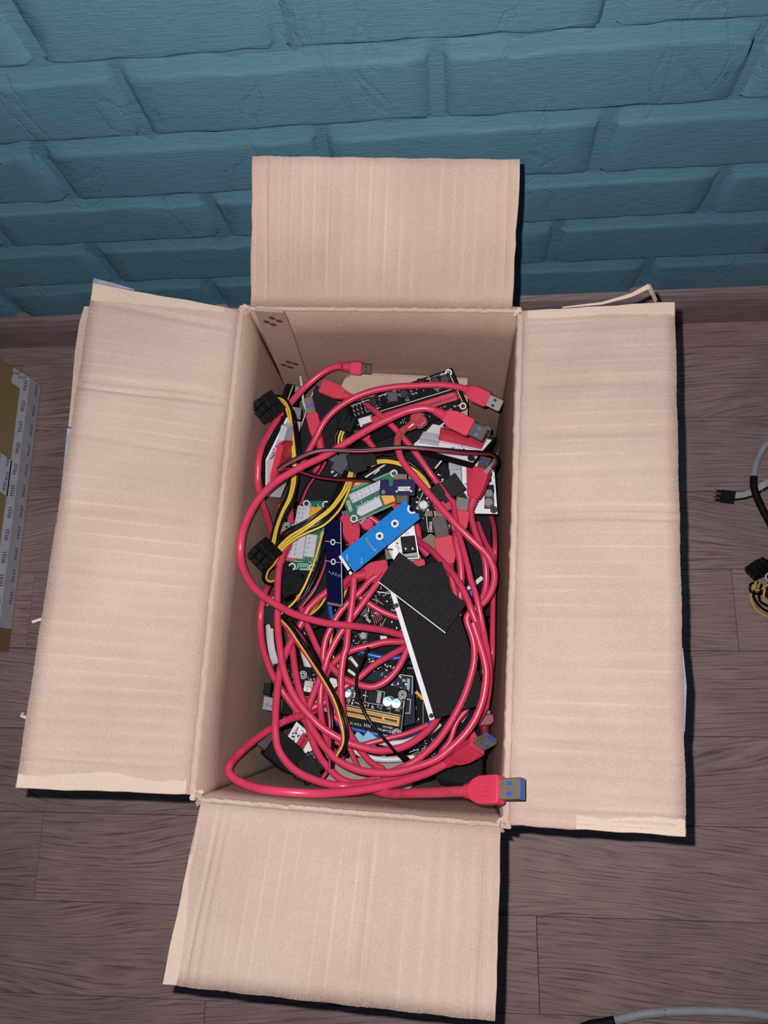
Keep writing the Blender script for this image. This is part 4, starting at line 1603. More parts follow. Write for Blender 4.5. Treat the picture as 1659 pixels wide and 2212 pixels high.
for px, py in [(792, 1164), (810, 1189)]:
    mbx.cyl(*b.L(px, py), 0, .0012, .0014, 10, r1=.0007)
mbx.build('solder_joint', 'solder', b.e)
b.poly_part('edge_connector', 'white_plastic', [(732, 1203), (737, 1199), (757, 1229), (752, 1233)], -.0006, .0015)
b.poly_part('edge_connector', 'white_plastic', [(758, 1233), (762, 1239), (757, 1243), (754, 1237)], -.0006, .0015)
b.txt('NGFF', (750, 1204), (750.5, 1196), .0035)
b.txt('KEY-M', (781, 1212), (782, 1200), .0030)
b.txt('D', (756, 1220), (757, 1215), .0030)
b.done()

# small slot adapter cards
b = Board('slot_adapter_card', 'small dark blue adapter card with gold contacts above the bright blue card', 'circuit board',
          [(821.5, 1035.7), (838, 1035.5), (838.5, 1047), (842, 1051), (846, 1051), (849, 1047), (848.7, 1035.5), (897.7, 1034.7), (895.7, 1071), (819.5, 1069.4)],
          (821.5, 1035.7, .285), (897.7, 1034.7, .287), (819.5, 1069.4, .282), m='pcb_navy')
b.poly_part('edge_contacts', 'gold_finger', [(851.5, 1024), (878, 1024.5), (879, 1036.5), (850.5, 1036.5)], -.0014, -.0001)
b.poly_part('edge_contacts', 'gold_finger', [(883, 1025), (895, 1025.5), (896, 1036), (882, 1036)], -.0014, -.0001)
for k in range(11):
    b.lines([(853 + k * 2.3, 1025.5), (852.6 + k * 2.3, 1035)], .00035, True)
for k in range(4):
    b.lines([(885 + k * 2.6, 1026.5), (885 + k * 2.6, 1035)], .00035, True)
b.poly_part('printed_label', 'label_white', [(860, 1051.5), (886.5, 1051), (886, 1060.5), (860, 1060.5)], .0001, .0003)
b.blk.text('VER006', b.L(873, 1056), .0042, b.ang((0, 0), (-10, 0)), .00045)
for q in [(857, 1061.5), (888.5, 1061)]:
    mbx = MB()
    mbx.cyl(*b.L(*q), 0, .0010, .0013, 10, r1=.0008)
    mbx.build('solder_joint', 'solder', b.e)
x, y = b.L(828, 1063)
mbx = MB()
mbx.cyl(x, y, -.0001, .0002, .0019, 14)
mbx.build('mounting_hole', 'gold_finger', b.e)
b.smd(870, 1079, .0125, .0080, 0, .0055, 'dark_steel', 'usb_socket')
b.done()
b = Board('slot_adapter_card', 'small white adapter card with black socket beneath the bright blue card', 'circuit board',
          [(838, 1140), (894, 1133), (905.5, 1201), (906, 1206), (850, 1210), (838, 1186)], (894, 1133, .262), (905.5, 1201, .262), (850, 1135, .262), m='pcb_white')
b.poly_part('edge_contacts', 'gold_finger', [(831, 1184), (846, 1181), (849.5, 1206), (834, 1208.5)], -.0014, -.0001)
for k in range(7):
    b.lines([(833 + k * .5, 1187 + k * 3), (846 + k * .5, 1184.5 + k * 3)], .00035, True)
b.lines([(832, 1186.5), (849, 1187.5)], .0016, True)
b.poly_part('usb_socket', 'chip_black', [(865.5, 1162), (896, 1159), (901, 1194), (870, 1197)], 0, .006, .0006, True)
b.poly_part('socket_shell', 'steel', [(871, 1199), (902, 1197), (903, 1204), (872, 1206)], 0, .0058, .0004)
for q in [(877, 1188), (892, 1188)]:
    b.smd(*q, .0022, .0014, .2, .0063, 'silkscreen', 'contact_mark')
b.txt('CE', (880, 1152), (870, 1153), .006, True)
b.txt('VER006C', (866, 1172), (864, 1160), .003, True)
b.txt('PCE164P-N03', (859, 1176), (857, 1164), .0028, True)
b.scatter([(848, 1160), (862, 1158), (868, 1195), (855, 1200)], 12, 19, True)
b.done()
b = Board('slot_adapter_card', 'small black adapter card with gold contacts, metal plug pushed onto it', 'circuit board',
          [(918, 1103), (986, 1100), (992, 1150), (924, 1150)], (918, 1103, .232), (986, 1100, .234), (924, 1150, .230), m='pcb_black')
b.lines([(919.5, 1105), (925, 1148.5), (936, 1148.5)], .0006)
b.lines([(938, 1104), (940.5, 1117)], .0006)
b.poly_part('edge_contacts', 'gold_finger', [(919, 1103.5), (933.5, 1103.5), (935, 1115), (921, 1115.5)], -.0001, .0002)
b.poly_part('edge_contacts', 'gold_finger', [(938.5, 1103.5), (965, 1102.5), (966, 1115), (940.5, 1115)], -.0001, .0002)
b.txt('VER009S', (952, 1120), (942, 1120.3), .0042)
b.txt('CE', (969, 1138), (968.6, 1130), .006)
for q in [(930.5, 1130), (930.5, 1137), (930.5, 1143)]:
    x, y = b.L(*q)
    b.silk.ring(x, y, .00015, .0008, .0015, 12)
b.done()
b = Board('slot_adapter_card', 'brown-contact adapter card tucked under the black one in the middle', 'circuit board',
          [(911, 1166), (930, 1152), (948, 1165), (950, 1200), (932, 1182)], (911, 1166, .222), (930, 1152, .224), (932, 1182, .220), m='gold_finger')
for k in range(5):
    b.lines([(914 + k * 3.6, 1168 + k * 3), (920 + k * 3.6, 1163 + k * 3)], .0004, True)
b.done()

# big foam backed boards at lower right
b = Board('foam_backed_board', 'long black foam-faced board with white edge strip and two holes, lower right', 'circuit board',
          [(831, 1240), (954.6, 1213), (1052, 1518), (940, 1552), (928.5, 1557)], (831, 1240, .275), (954.6, 1213, .285), (935, 1555, .262), th=0.0016, m='pcb_white')
b.poly_part('foam_sheet', 'foam', [(842, 1237), (954.6, 1213), (1052, 1518), (941, 1552)], 0, .0045, .0005, True)
b.hole(856.5, 1308, .0022, False)
b.hole(932, 1546, .0022, False)
b.done()
b = Board('foam_backed_board', 'square black foam-faced board with pale blue edge, topmost on the right', 'circuit board',
          [(863, 1193), (817.6, 1257.5), (962, 1367.5), (1007.6, 1303.7)], (817.6, 1257.5, .294), (962, 1367.5, .294), (863, 1193, .298), th=0.0018, m='pcb_teal')
b.poly_part('foam_sheet', 'foam', [(863, 1193), (819.5, 1255.5), (963.5, 1365), (1007.6, 1303.7)], 0, .0030, .0004, True)
b.lines([(818, 1257.2), (962, 1367.2)], .0008)
b.done()

# black board with the amber slot at the bottom
b = Board('riser_board', 'black riser board with amber slot and teal-topped capacitors near the front', 'circuit board',
          [(592, 1428), (740, 1454), (880, 1490), (876.4, 1505), (868, 1594), (740, 1566), (576, 1535)], (576, 1535, .226), (868, 1594, .232), (592, 1428, .224), foam=0.004)
b.poly_part('slot_body', 'amber_slot', [(657, 1508), (866, 1549), (863.5, 1570), (655, 1527)], 0, .0085, .0006, True)
b.poly_part('slot_channel', 'slot_dark', [(662, 1516), (828, 1549.5), (827.5, 1554), (661.5, 1520.5)], .0084, .0088)
b.poly_part('slot_channel', 'slot_dark', [(833, 1551), (860, 1556.5), (859.5, 1561), (832.5, 1555)], .0084, .0088)
mbx = MB()
for k in range(64):
    t = (k + .5) / 64
    for off in (-6.2, -4.6, 5.4, 7.0):
        mbx.line(b.L(660 + 202 * t, 1518 + 40 * t + off - .9), b.L(659.8 + 202 * t, 1518 + 40 * t + off + .9), .0005, .0087)
mbx.build('slot_contacts', 'slot_dark', b.e)
b.lines([(657, 1504), (740, 1521), (866, 1546)], .0005)
for px, py in [(752, 1498), (839, 1516.6), (857.5, 1520.6)]:
    b.cap(px, py, .0042, .009, 'can_white', 'can_dark', half=(px + 3, py - 12))
    x, y = b.L(px, py)
    b.silk.ring(x + .0012, y + .0003, .00015, .0050, .0054, 20)
    b.silk.text('270', b.L(px + 1, py + 14), .0028, b.ang((0, 0), (30, 6)), .0002)
for q in [(869.5, 1500.5), (856.6, 1583.5), (654.5, 1458), (641.5, 1535)]:
    x, y = b.L(*q)
    mbx = MB()
    mbx.cyl(x, y, 0, .0002, .0030, 18)
    mbx.cyl(x, y, .0002, .00035, .0017, 14)
    mbx.build('mounting_hole', 'dark_steel', b.e)
    b.silk.ring(x, y, .0002, .0017, .0023, 20)
    b.silk.ring(x, y, .0002, .0033, .0039, 24)
b.poly_part('chip', 'chip_black', [(797, 1491), (827, 1497), (823, 1521), (793, 1515)], 0, .0022, .0005)
b.poly_part('heat_tab', 'steel', [(817, 1494), (826, 1496), (822, 1521), (813, 1519)], .0022, .0032, .0004)
b.lines([(791, 1488), (831, 1495), (826, 1524), (788, 1517), (791, 1488)], .0004)
b.poly_part('printed_label', 'label_white', [(659, 1470), (677, 1473), (673, 1496), (655, 1493)], .0001, .0003)
for k, t in enumerate(['OSMB', 'OSMB', '2']):
    b.blk.text(t, b.L(666.5 - k * 1.2, 1475.5 + k * 7), .0036, b.ang((0, 0), (30, 5)), .0005)
b.poly_part('printed_label', 'label_white', [(713, 1464), (727, 1467), (729, 1482), (716, 1490), (709, 1478)], .0001, .0003)
b.poly_part('usb_socket', 'steel', [(575, 1504), (612, 1512), (607, 1540), (571, 1533)], 0, .0085, .0006, True)
b.silk.text('SS', b.L(592, 1500), .004, b.ang((0, 0), (30, 5)), .0002)
o = MB()
o.text('AVA', b.L(590, 1525), .0058, b.ang((0, 0), (30, 5)), .0087)
o.build('stamped_lettering', 'usb_blue', b.e)
b.poly_part('power_socket', 'black_plastic', [(577, 1476), (592, 1479), (589, 1503), (573, 1500)], 0, .010, .0006)
b.txt('PCE164P-N03', (832, 1578), (802, 1572), .0055)
b.txt('VER007S', (838, 1571), (808, 1565), .0045)
b.txt('PCI-E 1X', (768, 1564), (738, 1558), .0048)
b.txt('CE', (715, 1549), (712, 1548.4), .008)
for k in range(4):
    b.lines([(788 + k * 4, 1563 + k), (787 + k * 4, 1569 + k)], .0006)
b.lines([(875, 1508), (870, 1545), (865, 1588)], .0003)
b.scatter([(600, 1440), (740, 1466), (736, 1500), (598, 1470)], 40, 10)
b.scatter([(760, 1480), (792, 1486), (790, 1530), (756, 1522)], 26, 11)
b.scatter([(680, 1500), (860, 1536), (860, 1543), (680, 1507)], 40, 12, comp=False)
b.done()

b = Board('riser_board', 'dark blue riser board with light blue parts beneath the amber-slot board', 'circuit board',
          [(775, 1443), (893, 1459), (897, 1562), (860, 1572), (770, 1560)], (775, 1443, .206), (893, 1459, .208), (770, 1560, .204), m='pcb_teal', foam=0.004)
b.lines([(845, 1455), (891, 1461), (890, 1500)], .0006)
b.lines([(877, 1510), (887, 1511), (885, 1541), (872, 1540)], .0006)
b.poly_part('component', 'light_blue', [(880, 1465), (886, 1466), (885, 1490), (879, 1489)], 0, .002, .0003)
b.smd(873, 1470, .004, .003, 0, .001, 'steel')
b.scatter([(800, 1447), (888, 1460), (884, 1500), (850, 1490)], 24, 13)
b.done()

# centre boards under the thin red loops
b = Board('riser_board', 'black board with red striped print under the crossing cables in the centre', 'circuit board',
          [(746, 1255), (842, 1272), (880, 1300), (905, 1390), (850, 1440), (744, 1400)], (746, 1255, .218), (842, 1272, .220), (744, 1400, .212), foam=0.004)
b.lines([(812, 1278), (842, 1282)], .0010)
b.lines([(800, 1292), (820, 1300), (828, 1306)], .0004)
b.lines([(833, 1336), (824, 1354)], .0004)
for k in range(5):
    mbx = MB()
    mbx.line(b.L(802 + k * 5, 1318 + k * 2), b.L(810 + k * 4, 1350 - k * 3), .0006, .0002)
    mbx.build('red_stripe', 'red_slot', b.e)
b.smd(776, 1343, .011, .011, .3, .0015)
b.smd(785, 1320, .009, .008, .5, .002, 'grey_plastic')
b.smd(852, 1300, .010, .008, .5, .002)
b.lines([(790, 1308), (797, 1312), (795, 1326), (788, 1330)], .0008)
for k in range(7):
    b.lines([(772 + k * .6, 1333 + k * 2.2), (776 + k * .6, 1332.6 + k * 2.2)], .0005)
    b.lines([(790 + k * 1.2, 1336 + k * 1.6), (794 + k * 1.2, 1333 + k * 1.6)], .0005)
b.poly_part('printed_label', 'label_white', [(821, 1373), (835, 1374), (837, 1383), (822, 1381)], .0001, .0003)
b.cap(787, 1373, .0034, .006)
b.scatter([(750, 1260), (840, 1275), (875, 1385), (750, 1390)], 90, 14)
b.txt('PCE', (806, 1275), (814, 1266), .006)
b.txt('X16', (790, 1282), (797, 1273), .006)
b.txt('164P', (850, 1318), (868, 1322), .005)
b.done()
b = Board('riser_board', 'black board with bold white print above the amber-slot board', 'circuit board',
          [(742, 1410), (765, 1405), (880, 1420), (872, 1475), (760, 1480), (738, 1450)], (742, 1410, .206), (880, 1420, .206), (760, 1480, .202))
b.silk.line(b.L(756, 1419), b.L(773, 1440), .003, .0002)
b.silk.line(b.L(752, 1447), b.L(770, 1460), .0028, .0002)
b.silk.line(b.L(773, 1440), b.L(788, 1453), .0018, .0002)
b.silk.line(b.L(750, 1424), b.L(760, 1420), .002, .0002)
b.txt('CE', (742, 1455), (748, 1461), .006)
b.scatter([(770, 1410), (870, 1425), (862, 1450), (790, 1445)], 60, 15)
b.done()

# white riser at the bottom left, thick foam below
b = Board('riser_board', 'white riser board with red slot tilted in the front left corner', 'circuit board',
          [(640, 1559), (612, 1608), (654, 1664), (694, 1642), (668, 1584)], (612, 1608, .222), (654, 1664, .215), (640, 1559, .228), m='pcb_white', foam=0.012)
b.poly_part('slot_body', 'red_slot', [(655, 1581), (671, 1589), (637, 1650), (622, 1634)], 0, .0105, .0006, True)
b.poly_part('slot_channel', 'dark_red', [(661, 1587), (664, 1589), (633, 1641), (630, 1638)], .0104, .0108)
b.cap(665, 1637, .0042, .0095)
b.cap(676, 1633, .0042, .0095)
b.cap(655, 1653, .0040, .0090)
b.hole(618, 1607, .0022, m='b')
b.txt('CE', (646, 1591), (652, 1579), .0080, True)
b.txt('PCE164P', (634, 1583), (640, 1573), .0036, True)
b.txt('VER 009C', (638, 1588), (644, 1578), .0036, True)
b.txt('RST-1', (633, 1612), (637, 1605), .0034, True)
b.lines([(651, 1577), (656, 1580)], .0006, True)
b.scatter([(640, 1570), (652, 1577), (632, 1612), (620, 1605)], 16, 17, True)
b.done()

# front right foam boards
b = Board('foam_backed_board', 'black foam board lying flat in the front right corner', 'circuit board',
          [(950, 1580), (1040, 1588), (1040, 1690), (1000, 1692), (942, 1680)], (942, 1680, .246), (1040, 1690, .262), (950, 1580, .214), th=0.009, m='foam', part='foam_sheet')
b.silk.text('J6', b.L(1000, 1650), .003, .4, .0002)
b.done()
b = Board('foam_backed_board', 'black board with white printed line peeping out beside the red plug at the front', 'circuit board',
          [(880, 1600), (1000, 1536), (1046, 1530), (1040, 1600), (1000, 1640), (935, 1660)], (880, 1600, .203), (1000, 1536, .207), (935, 1660, .198), th=0.004, m='pcb_black')
b.lines([(997, 1560), (1012, 1538)], .0018)
b.lines([(884, 1625), (905, 1618)], .0006)
b.scatter([(885, 1610), (945, 1590), (940, 1640), (900, 1630)], 26, 18)
b.done()
b = Board('drive_adapter_card', 'dark navy adapter card with white label strip below the grey power plug', 'circuit board',
          [(713, 998), (734, 990), (765, 1028), (762, 1040), (718, 1032)], (713, 1020, .240), (734, 1008, .241), (718, 1032, .239), m='pcb_dark_navy')
b.poly_part('printed_label', 'label_white', [(714, 1019), (729, 1008), (732, 1012), (717, 1023)], .0001, .0003)
b.blk.text('NGFF', b.L(723, 1015.5), .0035, b.ang((0, 0), (15, -10)), .0005)
b.lines([(722, 1029), (737, 1018)], .0010)
b.done()
b = Board('riser_board', 'black foam board deep on the right, below the big loops', 'circuit board',
          [(1000, 1110), (1060, 1110), (1062, 1330), (1010, 1330)], (1000, 1110, .190), (1060, 1110, .190), (1010, 1330, .186), th=0.004, m='foam', part='foam_sheet')
b.done()
b = Board('riser_board', 'board with white-edged connector poking out right of the black foam plates', 'circuit board',
          [(1006, 1268), (1045, 1238), (1050, 1262), (1020, 1305)], (1006, 1268, .214), (1045, 1238, .214), (1020, 1305, .210), m='pcb_black')
b.silk.line(b.L(1024, 1262), b.L(1042, 1247), .004, .0003)
b.poly_part('component', 'white_plastic', [(1007, 1268), (1015, 1263), (1018, 1270), (1010, 1275)], 0, .004, .0004)
b.poly_part('component', 'usb_blue', [(1012, 1276), (1020, 1273), (1024, 1284), (1016, 1288)], 0, .003, .0004)
b.done()
b = Board('riser_board', 'black board with a round silver capacitor left of the centre crossing cables', 'circuit board',
          [(880, 1075), (962, 1000), (985, 1040), (925, 1150), (895, 1140)], (880, 1075, .212), (962, 1000, .218), (925, 1150, .206))
b.cap(915, 1092, .0044, .008)
b.lines([(899, 1100), (914, 1063), (930, 1040)], .0006)
b.lines([(905, 1060), (912, 1048)], .0012)
b.scatter([(890, 1080), (950, 1020), (960, 1040), (915, 1140)], 50, 20)
b.done()
# ---------------------------------------------------------------- red USB cables
def cz(pts, z0, z1=None):
    """give a list of pixels heights running from z0 to z1 (missing ones only)"""
    n_ = len(pts) - 1
    z1 = z0 if z1 is None else z1
    return [p if len(p) == 3 else (p[0], p[1], z0 + (z1 - z0) * i / n_) for i, p in enumerate(pts)]


R = 'red_pvc'
G = 'red cables'
c = cable('usb_cable', 'red cable with bright plug against the back wall of the box, hugging the left side')
plug(c, (733, 791, .294), (800, 797, .294), roll=12, L=.0225, shell=.0085, w=.0125, shellm='dark_steel', blue=False)
cord(c, [(738, 791, .294), (722, 793, .294), (700, 803, .293), (670, 826, .290), (640, 856, .292), (600, 905, .294), (572, 950, .296), (560, 985, .297), (557, 1020, .296), (557.5, 1050, .292), (565, 1085, .283), (575, 1112, .272), (586, 1148, .255), (592, 1170, .240)], .0031, R, pin=(1, 0))

c = cable('usb_cable', 'red cable arching over the back black board, silver plug pointing right')
plug(c, (1004, 840, .296), (1070, 871, .300), roll=8, L=.0255, shell=.013, w=.0150, shellm='steel', blue=False, boot=.004)
cord(c, [(1008, 841, .296), (990, 836, .293), (950, 831.5, .290), (900, 833, .288), (850, 836, .286), (800, 846, .285), (760, 862, .284), (725, 885, .282), (700, 912, .280), (685, 940, .277), (672, 965, .272), (660, 985, .266), (648, 1008, .258), (636, 1040, .250), (628, 1090, .238)], .0031, R, pin=(1, 0))

c = cable('usb_cable', 'longest red cable sweeping from the right plug round the whole left side of the box')
plug(c, (940, 888, .318), (1030, 932, .320), roll=-6, L=.0370, shell=.0135, w=.0170, shellm='dark_steel', blue=True, text=False)
cord(c, [(945, 890, .318), (930, 884, .318), (912, 882, .318), (880, 888, .318), (840, 905, .318), (800, 925, .318), (750, 955, .320), (700, 985, .324), (650, 1009, .330), (600, 1038, .337), (565, 1070, .343), (540, 1108, .348), (524, 1150, .351), (519, 1190, .350), (524, 1225, .346), (540, 1258, .338), (565, 1285, .328), (600, 1308, .315), (640, 1328, .303), (700, 1345, .288), (760, 1352, .276), (820, 1360, .264), (862, 1370, .252), (895, 1378, .244)], .0033, R, pin=(1, 0))

c = cable('usb_cable', 'red cable with ribbed plug facing the back left, running down across the box')
plug(c, (764, 862, .252), (690, 832, .256), roll=10, L=.036, shell=0, w=.0150, ribs=6)
cord(c, [(758, 859, .252), (772, 864, .252), (790, 873, .254), (820, 896, .260), (850, 923, .262), (880, 956, .262), (910, 995, .262), (935, 1030, .260), (960, 1062, .256), (985, 1092, .250), (996, 1112, .240)], .0031, R, pin=(1, 0))

c = cable('usb_cable', 'red cable with worn translucent end sweeping down to the right wall and looping back')
plug(c, (882, 924, .282), (910, 903, .284), roll=-20, L=.0185, shell=0, w=.0155, m='red_clear', boot=.006)
cord(c, [(886, 921, .282), (872, 928, .283), (862, 940, .285), (858, 955, .287), (859, 972, .289)], .0034, 'red_clear', 'translucent_cord', pin=(1, 0))
cord(c, [(858, 965, .288), (861, 975, .290), (871, 999, .292), (896, 1030, .296), (915, 1053, .300), (944, 1087, .304), (965, 1111, .306), (992, 1140, .306), (1021, 1168, .304), (1050, 1196, .302), (1064, 1222, .300), (1068, 1247, .298), (1062, 1275, .293), (1047, 1299, .286), (1028, 1314, .279), (1010, 1330, .276), (1010, 1346, .276), (1018, 1368, .278), (1024, 1394, .280), (1024, 1430, .280), (1014, 1471, .280), (1000, 1510, .280), (978, 1552, .278), (950, 1595, .276), (922, 1624, .274), (890, 1648, .272), (850, 1666, .270), (810, 1683, .272), (770, 1692, .276), (735, 1682, .278), (702, 1650, .276), (684, 1622, .270), (672, 1592, .262), (664, 1565, .252), (655, 1552, .244), (640, 1534, .240), (615, 1500, .240), (596, 1471, .240), (582, 1442, .242), (569, 1404, .250), (563, 1365, .260), (563, 1327, .262), (570, 1288, .258), (582, 1259, .246)], .0032, R)

c = cable('usb_cable', 'red cable looping lowest along the front wall, metal plug with blue tongue pointing up right')
plug(c, (966, 1649, .300), (1072, 1588, .340), roll=38, L=.040, shell=.015, w=.0155, ribs=6)
cord(c, [(972, 1645, .300), (950, 1657, .298), (925, 1669, .300), (894, 1680, .304), (849, 1693, .328), (800, 1703, .334), (750, 1710, .334), (692, 1714, .330), (634, 1712, .332), (576, 1706, .332), (538, 1697, .332), (509, 1684, .330), (494, 1667, .325), (498, 1650, .318), (520, 1624, .306), (557, 1593, .290), (603, 1564, .268), (635, 1550, .258), (655, 1545, .250), (690, 1530, .242)], .0034, R, pin=(1, 0))

c = cable('usb_cable', 'red cable whose large blue-tongued plug rests on the rim at the front right corner')
plug(c, (1008, 1709, .408), (1140, 1703, .446), roll=-10, L=.0320, shell=.0180, w=.0185, boot=.006, rb=.0040, text=True)
cord(c, [(1012, 1709.5, .408), (985, 1710, .400), (940, 1712, .382), (871, 1714, .352), (845, 1715, .334), (822, 1711, .318), (805, 1705, .306)], .0036, R, pin=(1, 0))

c = cable('usb_cable', 'red cable falling down the left side and curving along the front in a wide U')
cord(c, [(735, 1262, .252), (704, 1280, .252), (680, 1300, .252), (664, 1318, .252), (649, 1350, .252), (634, 1375, .254), (620, 1405, .256), (608, 1436, .262), (602, 1465, .268), (598, 1500, .276), (595, 1549, .284), (596, 1595, .290), (604, 1624, .292), (625, 1653, .294), (654, 1674, .294), (692, 1689, .292), (731, 1697, .288), (769, 1698, .282), (800, 1692, .276), (860, 1680, .268), (905, 1660, .262)], .0034, R)

c = cable('usb_cable', 'red cable hanging straight from the left plug and swinging right beneath the front plug')
plug(c, (606, 1215, .268), (616, 1130, .262), roll=-20, L=.030, shell=.010, w=.0165, shellm='steel', blue=False)
cord(c, [(605, 1207, .268), (603, 1225, .270), (600, 1260, .272), (599, 1300, .272), (600, 1356, .278), (605, 1404, .284), (613, 1448, .288), (632, 1497, .290), (653, 1528, .292), (673, 1550, .292), (692, 1569, .292), (721, 1588, .290), (750, 1603, .288), (779, 1613, .286), (814, 1621, .284), (849, 1619, .282), (883, 1608, .278), (917, 1584, .270), (938, 1561, .262), (950, 1540, .254)], .0033, R, pin=(1, 0))

c = cable('usb_cable', 'red cable descending beside it and sweeping to the outermost right-hand bend')
cord(c, [(625, 1360, .246), (629, 1385, .250), (633, 1414, .256), (638, 1452, .262), (646, 1489, .268), (654, 1512, .270), (662, 1540, .272), (670, 1568, .276), (683, 1588, .280), (702, 1615, .284), (731, 1643, .288), (769, 1662, .292), (803, 1668, .294), (849, 1669, .296), (894, 1658, .298), (940, 1641, .300), (975, 1615, .302), (1004, 1586, .302), (1027, 1552, .302), (1043, 1510, .300), (1050, 1465, .298), (1049, 1440, .296), (1042, 1410, .294), (1031, 1375, .294), (1021, 1345, .296)], .0033, R)
c = cable('usb_cable', 'red cable emerging behind the square foam board, running down its right side')
cord(c, [(893, 1158, .238), (903, 1168, .246), (934, 1191, .262), (961, 1220, .284), (982, 1245, .298), (998, 1270, .304), (1010, 1296, .306), (1021, 1325, .306), (1031, 1352, .304), (1040, 1380, .300), (1048, 1406, .292), (1053, 1440, .280), (1054, 1480, .268), (1046, 1530, .258), (1030, 1560, .250)], .0031, R)
c = cable('usb_cable', 'red cable dropping from the right-centre plug past the square foam board corner')
plug(c, (985, 1172, .262), (998, 1085, .270), roll=8, L=.0310, shell=.0115, w=.0165, shellm='shell_steel')
cord(c, [(985, 1166, .262), (987, 1180, .262), (992, 1200, .264), (996, 1230, .266), (996, 1260, .268), (994, 1290, .262), (990, 1330, .254)], .0034, R, pin=(1, 0))
c = cable('usb_cable', 'slim red cable sliding under the big right loop and down the right wall')
cord(c, [(980, 1090, .270), (984, 1120, .276), (990, 1150, .284), (998, 1176, .290), (1008, 1213, .298), (1017, 1252, .306), (1027, 1282, .312), (1034, 1310, .314), (1041, 1345, .312), (1048, 1382, .306), (1054, 1414, .296), (1058, 1450, .284), (1056, 1490, .270), (1050, 1530, .256)], .0027, R)
c = cable('usb_cable', 'red cable with smooth plug standing before the right-hand white board')
plug(c, (1016, 1098, .258), (1048, 1000, .268), roll=-25, L=.0400, shell=.0110, w=.0160, shellm='dark_steel')
cord(c, [(1015, 1093, .258), (1017, 1106, .258), (1019, 1122, .260), (1026, 1147, .262), (1036, 1175, .266), (1046, 1204, .270), (1050, 1232, .272), (1050, 1260, .272), (1045, 1284, .268), (1038, 1298, .262), (1030, 1316, .256), (1024, 1340, .250)], .0031, R, pin=(1, 0))
c = cable('usb_cable', 'slim red cable running straight down along the right wall of the box')
cord(c, [(1058, 1108, .196), (1065, 1130, .214), (1068, 1150, .222), (1069, 1185, .228), (1067, 1222, .232), (1066, 1260, .234), (1065, 1300, .238), (1064, 1356, .240), (1063, 1414, .240), (1059, 1462, .238), (1050, 1510, .234)], .0026, R)
c = cable('usb_cable', 'short red cable visible between the two right-hand loops')
cord(c, [(1032, 1130, .222), (1038, 1146, .228), (1050, 1174, .232), (1064, 1200, .232), (1068, 1225, .228)], .0026, R)
c = cable('usb_cable', 'red cable from the white card curling into the long loops at centre left')
cord(c, [(632, 1240, .238), (640, 1262, .240), (645, 1288, .244), (654, 1322, .248), (660, 1343, .250), (673, 1372, .254), (688, 1404, .258), (711, 1435, .262), (740, 1464, .264), (769, 1477, .266), (799, 1484, .266), (820, 1479, .266), (841, 1465, .266), (859, 1444, .264), (872, 1420, .260), (882, 1396, .252), (890, 1375, .244)], .0031, R)
c = cable('usb_cable', 'nearly straight red cable running down the centre from below the blue card')
cord(c, [(765, 1250, .276), (764, 1262, .276), (761, 1296, .276), (757, 1328, .276), (752, 1361, .276), (748, 1400, .278), (744, 1410, .278), (738, 1446, .280), (736, 1486, .278), (739, 1526, .276), (747, 1566, .272), (764, 1599, .268), (788, 1633, .262), (803, 1648, .258), (826, 1661, .252)], .0031, R)
c = cable('usb_cable', 'red cable fanning left from the centre plug, first of the crossing three')
cord(c, [(812, 1245, .262), (798, 1255, .262), (776, 1280, .264), (743, 1312, .266), (725, 1337, .266), (707, 1372, .266), (701, 1393, .266), (698, 1420, .266), (702, 1440, .262), (694, 1480, .258), (692, 1529, .256), (698, 1568, .254), (706, 1595, .252), (721, 1624, .250), (740, 1640, .246)], .0030, R)
c = cable('usb_cable', 'red cable slanting lower left from the square foam board, second of the crossing three')
cord(c, [(830, 1240, .266), (815, 1260, .268), (789, 1296, .270), (769, 1323, .272), (738, 1364, .272), (720, 1394, .272), (708, 1420, .270), (702, 1440, .270), (688, 1472, .268), (673, 1510, .264), (665, 1540, .262), (668, 1575, .258)], .0031, R)
c = cable('usb_cable', 'red cable crossing the centre to the right, vanishing under the white edge strip')
cord(c, [(764, 1278, .250), (775, 1288, .250), (790, 1299, .250), (808, 1311, .250), (830, 1323, .250), (857, 1333, .250), (880, 1338, .246), (900, 1342, .242)], .0031, R)
c = cable('usb_cable', 'red cable bending left from the white edge strip')
cord(c, [(900, 1384, .238), (876, 1386, .244), (833, 1387, .250), (799, 1395, .254), (766, 1403, .256), (740, 1415, .258), (720, 1433, .258), (708, 1449, .256), (700, 1470, .250), (694, 1500, .244)], .0032, R)
c = cable('usb_cable', 'red cable running diagonally from the white edge strip to the amber slot')
cord(c, [(898, 1380, .236), (876, 1397, .244), (846, 1414, .252), (806, 1438, .256), (773, 1466, .258), (750, 1480, .258), (721, 1505, .256), (700, 1518, .254), (682, 1526, .252), (665, 1534, .248)], .0031, R)
c = cable('usb_cable', 'slim red cable bowing from the amber slot down past the blue cable')
cord(c, [(686, 1490, .250), (700, 1508, .252), (716, 1540, .254), (737, 1566, .256), (748, 1598, .256), (756, 1618, .252), (775, 1660, .246), (790, 1668, .240)], .0024, R)
c = cable('usb_cable', 'slim red cable crossing the pale cardboard insert at the front')
cord(c, [(745, 1560, .250), (765, 1605, .250), (790, 1635, .248), (815, 1655, .244), (838, 1668, .238), (860, 1676, .232)], .0025, R)
c = cable('usb_cable', 'red cable curving beneath the right-hand bends near the foam board')
cord(c, [(1010, 1530, .250), (986, 1561, .256), (972, 1600, .258), (955, 1622, .256), (945, 1645, .250)], .0026, R)
c = cable('usb_cable', 'red cable bending across the teal-blue connector near the front')
cord(c, [(700, 1590, .238), (735, 1606, .240), (775, 1610, .242), (810, 1602, .240), (840, 1594, .238), (880, 1584, .234), (925, 1565, .230)], .0026, R)
